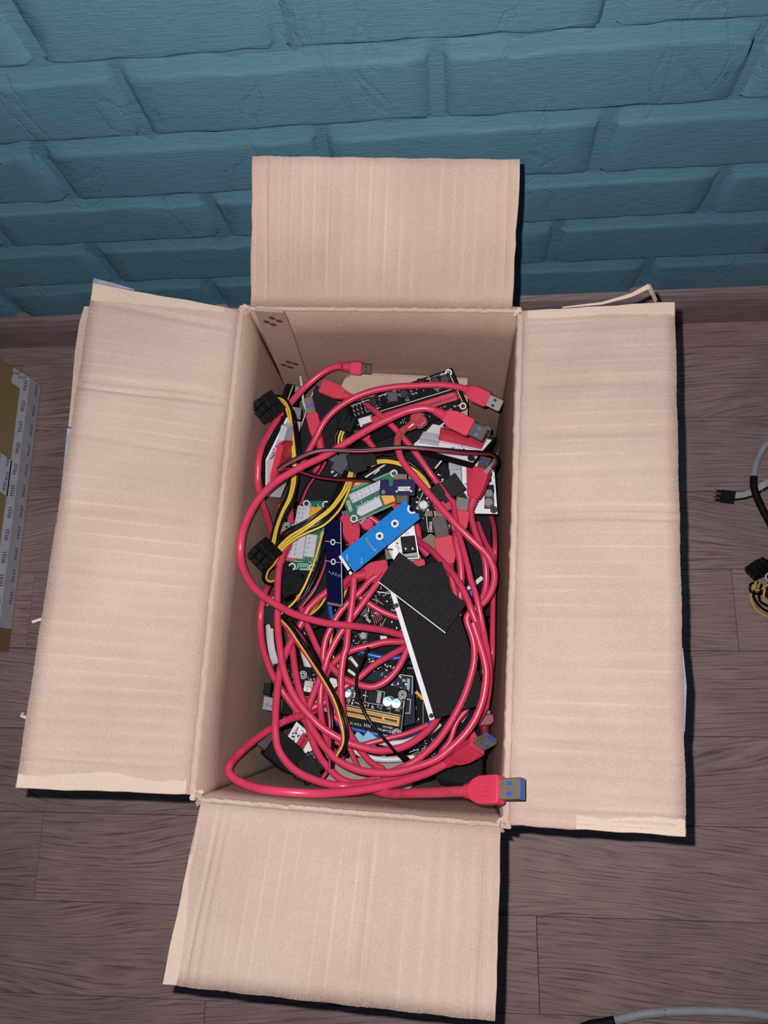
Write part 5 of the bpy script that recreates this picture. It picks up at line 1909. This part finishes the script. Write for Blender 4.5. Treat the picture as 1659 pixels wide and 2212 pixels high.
c = cable('usb_cable', 'short red cable dropping to a steel plug at left of the lower green board')
plug(c, (631, 1160, .246), (626, 1212, .244), roll=0, L=.024, shell=0, w=.0165)
plug(c, (628, 1158, .250), (628, 1128, .252), roll=0, L=.003, shell=.0085, w=.0165, boot=.001, blue=False, shellm='steel')
cord(c, [(629, 1132, .248), (627, 1108, .246), (626, 1086, .244), (630, 1060, .238)], .0036, R)
c = cable('usb_cable', 'red cable with short plug tucked under the yellow wires beside the lower green board')
cord(c, [(604, 1088, .232), (607, 1105, .232), (606, 1130, .228)], .0030, R)
c = cable('usb_cable', 'red cable with angled plug hidden between the navy and bright blue cards')
plug(c, (764, 1192, .236), (752, 1110, .240), roll=14, L=.037, shell=.004, w=.0180, blue=True)
cord(c, [(765, 1188, .236), (768, 1200, .234), (775, 1220, .230), (790, 1240, .226)], .0031, R, pin=(1, 0))
c = cable('usb_cable', 'red cable with ribbed plug beneath the upper end of the bright blue card')
plug(c, (860, 1120, .250), (866, 1078, .262), roll=0, L=.018, shell=.003, w=.0155, shellm='dark_steel')
cord(c, [(860, 1117, .250), (858, 1135, .246), (855, 1150, .240)], .0031, R, pin=(1, 0))
c = cable('usb_cable', 'small red plug pointing left from under the bright blue card')
plug(c, (812, 1150, .252), (783, 1125, .254), roll=10, L=.0155, shell=.0055, w=.0110, blue=False, boot=.006, rb=.0030, shellm='steel')
cord(c, [(810, 1148, .252), (822, 1160, .250), (840, 1172, .246)], .0026, R, pin=(1, 0))
c = cable('usb_cable', 'short piece of red cable between the upper green board and the bright blue card')
cord(c, [(785, 1108, .244), (800, 1118, .246), (815, 1128, .244), (830, 1140, .238)], .0031, R)
c = cable('usb_cable', 'red cable with broad plug pushed onto the black adapter card')
plug(c, (974, 1242, .252), (950, 1130, .258), roll=0, L=.0370, shell=.0195, w=.0180, shellm='dark_steel', blue=False, text=True)
cord(c, [(973, 1238, .252), (976, 1250, .252), (980, 1268, .252), (988, 1290, .248), (1000, 1312, .244)], .0030, R, pin=(1, 0))
c = cable('usb_cable', 'broad red plug lying below the big right loop, above the black adapter card')
plug(c, (985, 1118, .226), (940, 1068, .236), roll=0, L=.0240, shell=.006, w=.0200, boot=.003)
cord(c, [(983, 1116, .226), (992, 1126, .224), (1002, 1140, .22)], .0030, R)
c = cable('usb_cable', 'red plug of the white adapter card, half under the square foam board')
plug(c, (908, 1250, .238), (893, 1200, .244), roll=0, L=.0180, shell=.004, w=.0180)
cord(c, [(907, 1247, .238), (912, 1260, .236), (920, 1275, .232)], .0030, R)
c = cable('usb_cable', 'red cable passing behind the white adapter card on its right edge')
cord(c, [(896, 1128, .226), (903, 1145, .228), (905, 1165, .230), (912, 1185, .230), (925, 1200, .226)], .0034, R)
c = cable('usb_cable', 'red plug with steel socket end showing behind the foam plate, upper left')
plug(c, (693, 970, .250), (664, 852, .262), roll=-10, L=.0370, shell=.0160, w=.0125, shellm='shell_steel', rb=.0036, ribs=6)
cord(c, [(692, 966, .250), (694, 978, .250), (692, 1000, .246), (680, 1020, .240)], .0030, 'red_pvc', pin=(1, 0))
c = cable('usb_cable', 'red cable lying below the bright blue card towards the square foam board')
cord(c, [(738, 1268, .244), (755, 1256, .250), (778, 1246, .254), (805, 1244, .252), (822, 1252, .246)], .0044, R)
c = cable('usb_cable', 'wide red plug under the lower edge of the bright blue card')
plug(c, (765, 1245, .262), (835, 1232, .256), roll=-10, L=.033, shell=0, w=.0200)
cord(c, [(770, 1244, .262), (755, 1250, .258), (742, 1262, .25)], .0034, R)
c = cable('usb_cable', 'red plug with ribbed grip buried in the front right corner beside the foam board')
plug(c, (985, 1612, .244), (1045, 1578, .250), roll=10, L=.022, shell=0, w=.0165)
cord(c, [(988, 1610, .244), (975, 1620, .242), (955, 1640, .236)], .0030, R)
c = cable('usb_cable', 'dark red plug half hidden at the right wall under the outer bend')
plug(c, (1048, 1590, .226), (1043, 1545, .228), roll=0, L=.020, shell=.003, w=.0200, m='dark_red')
cord(c, [(1048, 1588, .226), (1050, 1600, .224), (1048, 1615, .222)], .0028, R)
c = cable('usb_cable', 'red ribbed plug beneath the crossing wires near the top centre')
plug(c, (808, 968, .246), (784, 938, .250), roll=10, L=.016, shell=0, w=.0090, rb=.0026)
cord(c, [(806, 966, .246), (815, 976, .244), (826, 990, .236)], .0024, R)
c = cable('usb_cable', 'pinkish red lead passing left of the blue-label card')
cord(c, [(762, 1048, .236), (750, 1056, .238), (735, 1066, .236), (722, 1078, .230)], .0040, R)

# black USB plug at lower left
c = cable('usb_cable', 'black plug with blue tongue leaning in the front left corner of the box', cat='plug')
plug(c, (668, 1672, .250), (558, 1581, .276), roll=10, L=.048, shell=.0095, w=.0250, th=.012, m='black_plastic', shellm='dark_steel')
c = cable('connector_block', 'black taped connector block at the front left below the white board', cat='connector')
housing(c, (650, 1672, .262), (690, 1650, .256), .022, .014, .024, 1, 1, m='black_sleeve', latch=False, hole='black_sleeve')
housing(c, (645, 1655, .256), (700, 1678, .250), .022, .010, .018, 1, 1, m='black_sleeve', latch=False, hole='black_sleeve', name='taped_end')
cord(c, [(705, 1645, .262), (706, 1665, .262), (698, 1678, .262), (689, 1684, .262)], .0018, 'pink_wire', 'wire', free=True)

# ---------------------------------------------------------------- power leads
def wires(c, base, offs, cols, r=.0012, dz=0.0):
    for k, (o, m_) in enumerate(zip(offs, cols)):
        pts = []
        bp = np.array(base, float)
        for i, p in enumerate(bp):
            a_, b__ = bp[max(i - 1, 0)], bp[min(i + 1, len(bp) - 1)]
            t_ = (b__ - a_)[:2]
            t_ = t_ / (np.linalg.norm(t_) or 1)
            w_ = 1 + 0.25 * math.sin(i * 1.3 + k * 2.1)
            pts.append((p[0] - t_[1] * o * w_, p[1] + t_[0] * o * w_, p[2] + dz * (k % 3)))
        cord(c, pts, r, m_, 'wire', n=7)


YB = ['yellow_wire', 'yellow_wire', 'black_wire', 'black_wire']
c = cable('power_lead', 'yellow and black lead with square black connector leaning on the left wall near the back')
housing(c, (594, 870, .338), (556, 893, .352), .020, .0155, .0210, 3, 2, roll=12)
wires(c, [(590, 862, .338), (608, 868, .330), (620, 886, .316), (627, 920, .300), (632, 960, .282), (634, 1000, .280), (632, 1040, .276), (624, 1075, .272), (610, 1105, .276), (597, 1140, .290), (588, 1176, .300)],
      [-4, 0.5, 6, -8.5], ['yellow_wire', 'yellow_wire', 'black_wire', 'black_wire'])
wires(c, [(600, 862, .330), (628, 886, .304), (640, 930, .286), (645, 970, .276), (643, 1000, .272), (640, 1040, .268), (632, 1080, .266), (618, 1110, .270), (602, 1140, .284), (594, 1172, .296)],
      [-2.5, 2.5], ['black_wire', 'black_wire'])
c = cable('power_lead', 'yellow and black lead with black connector touching the left wall halfway down')
housing(c, (584, 1186, .300), (555, 1208, .318), .0205, .0150, .0235, 3, 2, roll=10)
wires(c, [(590, 1184, .300), (600, 1194, .294), (592, 1215, .286), (578, 1232, .278), (574, 1250, .266), (582, 1258, .262), (596, 1256, .256)], [-2, 3, 6], ['yellow_wire', 'black_wire', 'black_wire'])
c = cable('power_lead', 'bundle of yellow and black wires fanning from the grey plug down to the left')
housing(c, (754, 1008, .272), (722, 990, .268), .0215, .010, .022, 1, 1, m='grey_plastic', latch=False, hole='grey_plastic', name='drive_power_plug', roll=5)
housing(c, (748, 1012, .268), (736, 1024, .266), .012, .006, .010, 1, 1, m='black_plastic', latch=False, name='plug_window')
housing(c, (752, 1005, .272), (800, 992, .270), .0190, .0150, .0270, 1, 1, m='black_sleeve', latch=False, hole='black_sleeve', name='shrink_wrap')
wires(c, [(757, 1020, .282), (748, 1046, .284), (735, 1070, .286), (712, 1100, .288), (684, 1122, .290), (655, 1142, .290), (628, 1158, .288), (606, 1178, .286), (590, 1200, .280), (580, 1225, .270)],
      [-4, 1, 8, 12], ['yellow_wire', 'yellow_wire', 'black_wire', 'black_wire'])
wires(c, [(760, 1022, .276), (754, 1050, .276), (742, 1080, .276), (728, 1105, .278), (700, 1132, .284), (665, 1148, .286), (640, 1160, .284), (612, 1182, .280), (588, 1215, .272)],
      [-2, 4, 8, 12], ['yellow_wire', 'black_wire', 'black_wire', 'black_wire'])
wires(c, [(768, 1022, .272), (763, 1045, .268), (752, 1066, .262)], [0, 4], ['pink_wire', 'black_wire'], r=.0009)
c = cable('power_lead', 'yellow and black wires arching right from the taped joint below the flat red-black pair')
wires(c, [(800, 1002, .262), (820, 995, .266), (845, 996, .268), (875, 1004, .268), (900, 1018, .266), (918, 1035, .262), (930, 1056, .256), (938, 1072, .248)],
      [0, 4.5, -6, -10], YB, r=.0014)
housing(c, (932, 1052, .254), (950, 1078, .250), .016, .012, .020, 2, 2)
c = cable('power_lead', 'looped yellow wires between the taped joint and the upper green board')
wires(c, [(752, 1058, .252), (762, 1046, .256), (776, 1041, .258), (792, 1042, .256), (806, 1048, .250)], [-2.5, 1.5, 5], ['yellow_wire', 'yellow_wire', 'yellow_wire'])
c = cable('power_lead', 'black and yellow wires curving beside the black socket of the back board')
housing(c, (742, 932, .262), (752, 908, .262), .014, .012, .016, 3, 2, roll=0)
wires(c, [(744, 928, .262), (737, 945, .260), (738, 965, .258), (746, 985, .254)], [-1, -7, 6, 10, -12], ['yellow_wire', 'black_wire', 'yellow_wire', 'black_wire', 'black_wire'], r=.0011)
c = cable('power_lead', 'long yellow and black wires running down left of the navy card to a black joint')
wires(c, [(702, 1150, .262), (695, 1178, .264), (685, 1210, .266), (672, 1242, .268), (655, 1278, .268), (636, 1306, .266), (610, 1330, .262)],
      [4, -4, -8], ['yellow_wire', 'black_wire', 'black_wire'])
wires(c, [(706, 1195, .252), (702, 1220, .254), (690, 1252, .256), (676, 1280, .256), (650, 1312, .254)], [0, 4], ['pink_wire', 'black_wire'], r=.0013)
housing(c, (640, 1286, .246), (622, 1240, .242), .024, .014, .036, 1, 1, m='black_sleeve', latch=False, hole='black_sleeve', name='shrink_wrap')
c = cable('power_lead', 'yellow, black and pink wires winding down the left side to the front left corner')
wires(c, [(606, 1334, .262), (626, 1354, .266), (646, 1384, .268), (668, 1418, .272), (690, 1452, .278), (712, 1486, .288), (728, 1518, .298), (738, 1552, .302), (744, 1585, .300), (742, 1610, .296), (730, 1634, .288)],
      [3, -2, -6, 7], ['yellow_wire', 'black_wire', 'black_wire', 'pink_wire'], r=.0010, dz=.0008)
wires(c, [(625, 1345, .258), (655, 1380, .262), (680, 1430, .266), (700, 1470, .274), (706, 1510, .284), (712, 1560, .290), (713, 1620, .286), (712, 1660, .276)], [0, -5], ['pink_wire', 'black_wire'], r=.0014)
c = cable('power_lead', 'thin yellow wire glimpsed between the crossing red cables in the centre')
wires(c, [(752, 1262, .232), (742, 1290, .234), (732, 1322, .234), (718, 1365, .232), (714, 1395, .230), (722, 1424, .228), (738, 1450, .224)], [0, 3.5], ['yellow_wire', 'black_wire'], r=.0013)
c = cable('power_lead', 'tangle of black and yellow wires left of the navy card below the foam plate')
wires(c, [(706, 1290, .244), (694, 1310, .244), (678, 1326, .242), (660, 1336, .238)], [-6, -2, 3, 8], ['black_wire', 'black_wire', 'yellow_wire', 'yellow_wire'], r=.0013)
c = cable('power_lead', 'thin black wire bowing across the amber slot at the front')
wires(c, [(796, 1398, .276), (783, 1424, .278), (772, 1452, .280), (770, 1480, .284), (776, 1510, .290), (790, 1545, .292), (812, 1575, .290), (835, 1602, .286), (858, 1628, .280), (885, 1645, .270)],
      [0], ['black_wire'], r=.0014)
wires(c, [(858, 1618, .262), (875, 1634, .260), (890, 1648, .256)], [0, 5, 9], ['black_wire'] * 3, r=.0016)
c = cable('power_lead', 'short yellow stub beside the white edge strip at the lower right')
wires(c, [(898, 1494, .230), (906, 1502, .230), (914, 1510, .228)], [0], ['yellow_wire'], r=.0018)
c = cable('power_lead', 'short yellow and black wire ends below the lower green board')
wires(c, [(622, 1232, .240), (628, 1240, .240), (640, 1243, .238), (652, 1250, .232)], [0, 4, -5], ['yellow_wire', 'yellow_wire', 'black_wire'], r=.0014)

# flat red-black pair
c = cable('two_core_wire', 'flat red and black twin wire stretched right across the upper part of the box')
for o, m_ in ((-2.2, 'black_wire'), (1.2, 'dark_red')):
    base_ = [(600, 1016, .338), (618, 1003, .338), (640, 992, .336), (670, 979, .334), (700, 973, .333), (740, 973, .332), (780, 974, .331), (820, 971, .330), (860, 967, .330), (900, 968, .330), (950, 972, .326), (1000, 977, .322), (1040, 979, .318), (1062, 981, .314), (1072, 989, .310), (1072, 1000, .304), (1064, 1012, .296)]
    wires(c, base_, [o], [m_], r=.0014)
for o, m_ in ((-1.4, 'black_wire'), (1.6, 'dark_red')):
    wires(c, [(600, 1017, .338), (622, 1010, .334), (645, 1016, .330), (672, 1026, .322), (700, 1032, .312), (730, 1035, .302), (765, 1036, .290), (795, 1038, .276), (815, 1046, .262)], [o], [m_], r=.0012)
c = cable('two_core_wire', 'thin pink wire on the foam plate left of the grey plug')
wires(c, [(704, 996, .262), (692, 1018, .258), (674, 1038, .252), (662, 1058, .248), (652, 1084, .244), (644, 1100, .240)], [0, 3], ['pink_wire', 'black_wire'], r=.0014)

# blue and white cables
c = cable('data_cable', 'blue cable curving under the red loops in the lower centre')
cord(c, [(712, 1300, .226), (716, 1330, .228), (735, 1365, .230), (757, 1395, .232), (780, 1408, .234), (810, 1417, .234), (840, 1421, .234), (868, 1420, .232), (890, 1412, .226)], .0028, 'blue_wire')
c = cable('data_cable', 'blue cable sweeping below the amber-slot board at the front')
cord(c, [(716, 1556, .212), (740, 1566, .214), (780, 1578, .214), (830, 1588, .214), (870, 1588, .214), (905, 1578, .214), (935, 1558, .214), (955, 1535, .208)], .0030, 'blue_wire')
c = cable('ribbon_cable', 'white flat cable running down beside the left wall behind red cables')
cord(c, [(584, 1290, .214), (582, 1330, .216), (583, 1370, .218), (586, 1400, .220), (594, 1432, .222), (600, 1446, .220)], .0038, 'white_wire', flat=.3)
c = cable('ribbon_cable', 'white flat cable below the foam plate, left of centre')
cord(c, [(650, 1240, .210), (650, 1280, .212), (652, 1340, .214), (655, 1400, .216), (662, 1430, .218), (668, 1452, .214)], .0034, 'white_wire', flat=.3)
c = cable('ribbon_cable', 'white flat cable curving over the pale insert at the front')
cord(c, [(745, 1606, .224), (780, 1630, .226), (820, 1640, .226), (860, 1640, .226), (895, 1636, .222)], .0026, 'white_wire', flat=.4)
c = cable('ribbon_cable', 'white flat cable beside the blue one under the amber-slot board')
cord(c, [(800, 1597, .210), (850, 1606, .212), (890, 1600, .212), (925, 1582, .212), (950, 1562, .208)], .0034, 'white_wire', flat=.3)
c = cable('data_cable', 'pale blue connector on a white lead at the front, under the red bends', cat='connector')
housing(c, (800, 1612, .228), (775, 1592, .230), .020, .008, .018, 1, 1, m='light_blue', latch=False, hole='light_blue')
cord(c, [(798, 1611, .226), (815, 1620, .222), (830, 1632, .216)], .0028, 'white_wire')
c = cable('connector_block', 'black connector block between the right red cables and the white board', cat='connector')
housing(c, (968, 1032, .262), (1000, 1078, .258), .016, .010, .030, 1, 1, latch=False)
c = cable('cable_tie', 'black hook-and-loop strap around cables at the left wall', cat='strap')
housing(c, (598, 1326, .272), (572, 1336, .274), .020, .012, .0155, 1, 1, m='black_sleeve', latch=False, hole='black_sleeve', name='strap_loop')
c = cable('cable_tie', 'narrow white cable tie sticking up in the back left corner', cat='strap')
cord(c, [(649, 814, .282), (651, 828, .276), (654, 848, .270), (655, 868, .264), (661, 884, .258), (667, 893, .254)], .0012, 'white_wire', 'strap', free=True)
c = cable('board_edge', 'white-edged steel bracket standing up at the right wall near the back', cat='bracket')
ribbon([P(1048, 1022, .272), P(1060, 1008, .276), P(1070, 994, .282), P(1074, 980, .288), P(1078, 968, .294)], .004, 'steel', 'bracket_edge', c, Vector((.5, .3, .8)).normalized())

# ---------------------------------------------------------------- let the cords settle over one another
def settle():
    act = [k for k in CORDS if not k['free']]
    X = np.concatenate([k['s'][:, :2] for k in act])
    Z = np.concatenate([k['s'][:, 2] for k in act]).copy()
    Rr = np.concatenate([np.full(len(k['s']), k['r'] * (1.0 if k['flat'] > .6 else .6)) for k in act])
    ID = np.concatenate([np.full(len(k['s']), i) for i, k in enumerate(act)])
    IX = np.concatenate([np.arange(len(k['s'])) for k in act])
    EN = np.array([id(k['e']) for k in act])[ID]
    pinw = np.ones(len(Z))
    o_ = 0
    for k in act:
        L_ = len(k['s'])
        if k['pin'][0]:
            pinw[o_:o_ + 3] = 0
            pinw[o_ + 3:o_ + 8] = .4
        o_ += L_
    dirs = np.array([ray(x, y) for x, y in X])
    dirs = dirs / (-dirs[:, 2:3])          # per unit of height lost
    # candidate pairs by pixel distance
    cell = 14.0
    grid = {}
    for i, (x, y) in enumerate(X):
        grid.setdefault((int(x // cell), int(y // cell)), []).append(i)
    pa, pb = [], []
    for (gx, gy), ids in grid.items():
        nb_ = [j for dx in (-1, 0, 1) for dy in (-1, 0, 1) for j in grid.get((gx + dx, gy + dy), [])]
        for i in ids:
            for j in nb_:
                if j > i and ((EN[i] != EN[j] if (Rr[i] < .0019 and Rr[j] < .0019) else ID[i] != ID[j]) or (ID[i] == ID[j] and abs(IX[i] - IX[j]) > 14)):
                    if (X[i, 0] - X[j, 0]) ** 2 + (X[i, 1] - X[j, 1]) ** 2 < 196:
                        pa.append(i)
                        pb.append(j)
    pa, pb = np.array(pa), np.array(pb)
    # order from the first guess
    sw = ID[pa] > ID[pb]
    pa, pb = np.where(sw, pb, pa), np.where(sw, pa, pb)
    dz0 = Z[pa] - Z[pb]
    sgn = np.where(dz0 >= 0, 1.0, -1.0)
    keys = {}
    for i in range(len(pa)):
        keys.setdefault((ID[pa[i]], ID[pb[i]]), []).append(i)
    for kk, li in keys.items():
        if kk[0] == kk[1]:
            continue
        li = np.array(sorted(li, key=lambda q: IX[pa[q]]))
        st = 0
        ix = IX[pa[li]]
        for q in range(1, len(li) + 1):
            if q == len(li) or ix[q] - ix[q - 1] > 6:
                seg = li[st:q]
                sgn[seg] = 1.0 if dz0[seg].sum() >= 0 else -1.0
                st = q
    pxm = 2.3 / 1000 * 0 + 1.0
    # board obstacles
    ob = []
    for quad, o, nrm, up_, dnn in OBST:
        q = np.array([p[:2] for p in quad], float)
        ins = np.zeros(len(X), bool)
        n_ = len(q)
        j = n_ - 1
        for i in range(n_):
            c1 = (q[i, 1] > X[:, 1]) != (q[j, 1] > X[:, 1])
            with np.errstate(divide='ignore', invalid='ignore'):
                xi = (q[j, 0] - q[i, 0]) * (X[:, 1] - q[i, 1]) / (q[j, 1] - q[i, 1]) + q[i, 0]
            ins ^= c1 & (X[:, 0] < xi)
            j = i
        id_ = np.where(ins)[0]
        if len(id_):
            d = dirs[id_]
            t = ((o - CAMP) @ nrm) / (d @ nrm)
            zp = HCAM - t
            mid = zp + (up_ - dnn) / 2
            ob.append((id_, zp + up_, zp - dnn, Z[id_] >= mid))
    # walls of the box
    walls = []
    for A_, B_ in ((TL, TR), (BL, BR), (TL, BL), (TR, BR)):
        A_, B_ = np.array(A_), np.array(B_)
        e_ = B_ - A_
        nrm = np.array([e_[1], -e_[0], 0])
        nrm /= np.linalg.norm(nrm)
        if nrm @ (np.array(CTR) - A_) < 0:
            nrm = -nrm
        walls.append((A_, nrm))
    for it in range(90):
        t = HCAM - Z
        Pw = CAMP + dirs * t[:, None]
        d = np.linalg.norm(Pw[pa] - Pw[pb], axis=1)
        need = (Rr[pa] + Rr[pb]) * 1.02
        gap = need - d
        m_ = (gap > 0)
        # also wrong order
        px_d = np.hypot(X[pa, 0] - X[pb, 0], X[pa, 1] - X[pb, 1])
        a_, b__ = pa[m_], pb[m_]
        s2 = sgn[m_]
        lat = px_d[m_] * (t[a_]) / FPX
        vert = np.sqrt(np.maximum(need[m_] ** 2 - lat ** 2, 0))
        cur = (Z[a_] - Z[b__]) * s2
        push = np.maximum(vert - cur, 0) * .5
        mv = np.zeros(len(Z))
        cnt = np.zeros(len(Z))
        np.maximum.at(mv, np.where(s2 > 0, a_, b__), push)
        dn_ = np.zeros(len(Z))
        np.maximum.at(dn_, np.where(s2 > 0, b__, a_), push)
        Z += (mv - dn_ * .6) * pinw
        for id_, zt_, zb_, above in ob:
            r_2 = Rr[id_]
            zi = Z[id_]
            lo = zt_ + r_2
            hi = zb_ - r_2
            zi2 = np.where(above, np.maximum(zi, lo), np.minimum(zi, hi))
            Z[id_] += (zi2 - zi) * .7 * (pinw[id_] > 0)
        # smooth
        if it < 90:
            o_ = 0
            for k in act:
                L_ = len(k['s'])
                z = Z[o_:o_ + L_]
                if L_ > 4:
                    lap = np.zeros(L_)
                    lap[1:-1] = (z[:-2] + z[2:]) / 2 - z[1:-1]
                    for _ in range(3 if k['r'] < .002 else 9):
                        z = z + lap * .5 * pinw[o_:o_ + L_]
                        lap[1:-1] = (z[:-2] + z[2:]) / 2 - z[1:-1]
                    Z[o_:o_ + L_] = z
                o_ += L_
        for A_, nrm in walls:
            t = HCAM - Z
            Pw = CAMP + dirs * t[:, None]
            ds = (Pw - A_) @ nrm
            dpen = (Rr + .0006 + (0.0045 if abs(nrm[1]) > .5 and nrm[1] < 0 else 0.001)) - ds
            k_ = (dirs @ nrm)                       # distance change per unit height lost
            bad = (dpen > 0) & (k_ < -1e-3) & (Z < RZ)
            Z[bad] += np.minimum(dpen[bad] / -k_[bad], .03)
    o_ = 0
    for k in act:
        L_ = len(k['s'])
        k['s'] = np.column_stack([k['s'][:, :2], Z[o_:o_ + L_]])
        o_ += L_


settle()
for k in CORDS:
    pts = [P(*p) for p in k['s']]
    # place the cable's empty under its first cord
    e_ = k['e']
    if e_.location.length == 0 and not e_.get('moved'):
        pass
    mb = MB()
    mb.tube(pts, k['r'], k['n'], flat=k['flat'])
    mb.build(k['name'], k['m'], e_)

# put every cable's origin at its own lowest middle point
for e_ in [o for o in bpy.data.objects if o.type == 'EMPTY' and o.parent is None and o.location.length == 0]:
    ch = [c_ for c_ in e_.children if c_.type == 'MESH']
    if not ch:
        continue
    pts = []
    for c_ in ch:
        mw = c_.matrix_basis
        pts += [mw @ v.co for v in c_.data.vertices]
    ce = Vector((sum(p.x for p in pts) / len(pts), sum(p.y for p in pts) / len(pts), min(p.z for p in pts)))
    e_.location = ce
    tr_ = Matrix.Translation(-ce)
    for c_ in ch:
        c_.matrix_basis = tr_ @ c_.matrix_basis
